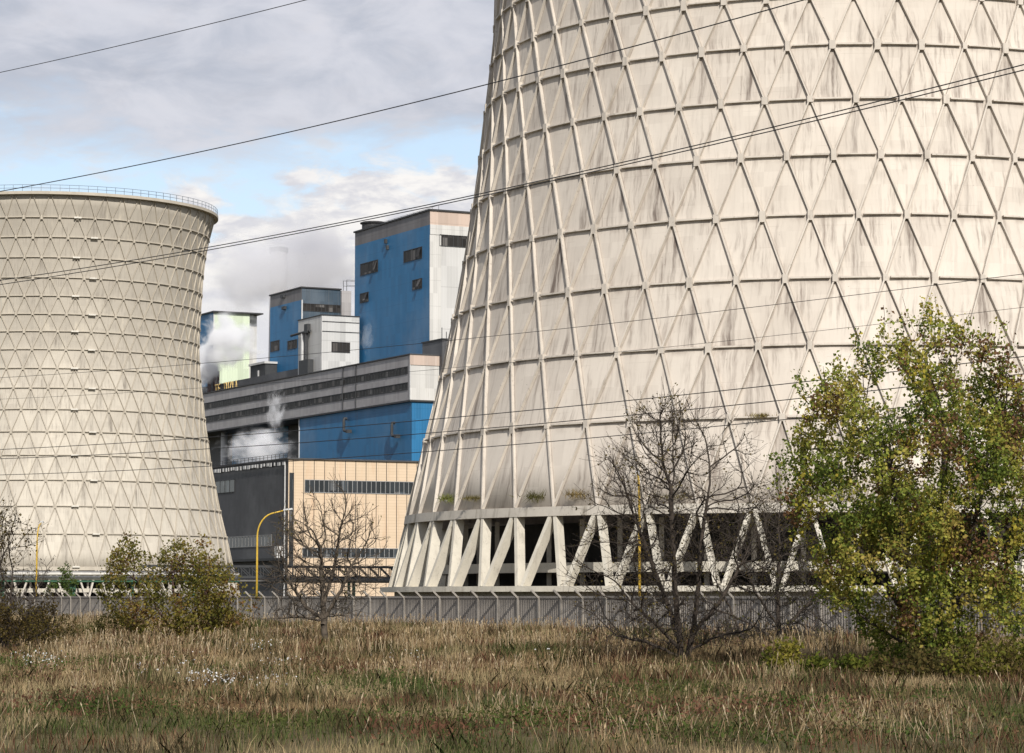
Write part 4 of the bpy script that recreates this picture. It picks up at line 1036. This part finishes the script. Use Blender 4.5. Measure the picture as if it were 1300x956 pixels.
# ------------------------------------------------------------------ world
W = bpy.data.worlds.new('World'); scene.world = W; W.use_nodes = True
SUN_AZ, SUN_EL = math.radians(15), math.radians(36)     # azimuth to the right of straight behind the camera
t = NT.__new__(NT); t.t = W.node_tree; t.t.nodes.clear(); t.out = t.n('ShaderNodeOutputWorld')
sky = t.n('ShaderNodeTexSky', sky_type='NISHITA'); sky.sun_disc = False
sky.sun_elevation = SUN_EL; sky.sun_rotation = PI - SUN_AZ; sky.air_density = 1.0; sky.dust_density = .7; sky.ozone_density = 1.2
SKY = .12
hsv = t.n('ShaderNodeVectorMath', operation='SCALE'); t.link(sky.outputs[0], hsv.inputs[0]); hsv.inputs['Scale'].default_value = SKY
gen = t.n('ShaderNodeTexCoord').outputs['Generated']; gx, gy, gz_ = t.sep(gen)
az = t.math('MULTIPLY', t.math('ARCTAN2', gx, gy), 180/PI); el = t.math('MULTIPLY', t.math('ARCSINE', gz_), 180/PI)
pc = t.comb(az, t.math('MULTIPLY', el, 2.0), 0)
n_big = t.noise(t.mapping(pc, (.16,.20,1), (3.3,1.7,0)), 1, 6, .55, .3)
n_mid = t.noise(t.mapping(pc, (.42,.42,1), (7.1,2.2,0)), 1, 7, .58, .4)
n_fin = t.noise(t.mapping(pc, (.9,1.1,1), (1.4,9.2,0)), 1, 6, .6, .2)
# grey deck that starts about ten degrees up, breaking up lower down
e1 = t.math('ADD', el, t.math('MULTIPLY', t.math('SUBTRACT', n_big, .5), 5.0)); e1 = t.math('ADD', e1, t.math('MULTIPLY', t.math('SUBTRACT', n_mid, .5), 2.5))
deck = t.sstep(e1, 8.9, 10.3)
deck = t.math('MULTIPLY', deck, t.math('SUBTRACT', 1, t.math('MULTIPLY', t.sstep(el, 20, 45), t.sstep(n_big, .62, .42))))
dcol = t.mix(t.sstep(t.math('ADD', t.math('MULTIPLY', n_mid, .6), t.math('MULTIPLY', n_big, .4)), .36, .62), (.385,.405,.465), (.555,.555,.60))
# white cumulus bank below
e2 = t.math('ADD', t.math('SUBTRACT', 8.8, el), t.math('MULTIPLY', t.math('SUBTRACT', n_mid, .5), 6.5))
azc = t.math('MULTIPLY', t.math('ABSOLUTE', t.math('ADD', az, 3.2)), -.22)
e2 = t.math('ADD', e2, t.math('ADD', azc, .55))
cum = t.sstep(e2, -.1, .75)
ccol = t.mix(t.sstep(n_fin, .38, .62), (.56,.56,.595), (.76,.74,.72))
ccol = t.mix(t.sstep(t.math('ADD', el, t.math('MULTIPLY', n_big, 3)), 8.6, 6.4), ccol, (.60,.60,.63))
wisp = t.math('ADD', .30, t.math('MULTIPLY', t.sstep(n_fin, .45, .75), .5))
base = t.mix(wisp, hsv.outputs[0], (.60,.60,.62))
base = t.mix(t.math('MULTIPLY', t.sstep(el, 9, 0), .7), base, (.56,.58,.62))
c1 = t.mix(cum, base, ccol); c2 = t.mix(t.math('MULTIPLY', deck, .93), c1, dcol)
bg = t.n('ShaderNodeBackground'); t.link(c2, bg.inputs[0]); bg.inputs[1].default_value = 1.0
t.link(bg.outputs[0], t.out.inputs[0])

sd_ = Vector((math.sin(SUN_AZ)*math.cos(SUN_EL), -math.cos(SUN_AZ)*math.cos(SUN_EL), math.sin(SUN_EL)))
sl = bpy.data.lights.new('sun', 'SUN'); sl.energy = 4.0; sl.angle = math.radians(.5); sl.color = (1, .95, .87)
so = bpy.data.objects.new('sun', sl); COL.objects.link(so); so.rotation_euler = sd_.to_track_quat('Z', 'Y').to_euler(); so.location = (60, -100, 120)

# ------------------------------------------------------------------ render settings
scene.view_settings.view_transform = 'Standard'; scene.view_settings.look = 'None'
scene.view_settings.exposure = .35; scene.view_settings.gamma = 1; scene.view_settings.use_curve_mapping = False
cy = scene.cycles
cy.max_bounces = 10; cy.diffuse_bounces = 3; cy.glossy_bounces = 2; cy.transmission_bounces = 4; cy.volume_bounces = 8
cy.use_denoising = True
cy.volume_step_rate = 1.0
cy.caustics_reflective = False; cy.caustics_refractive = False
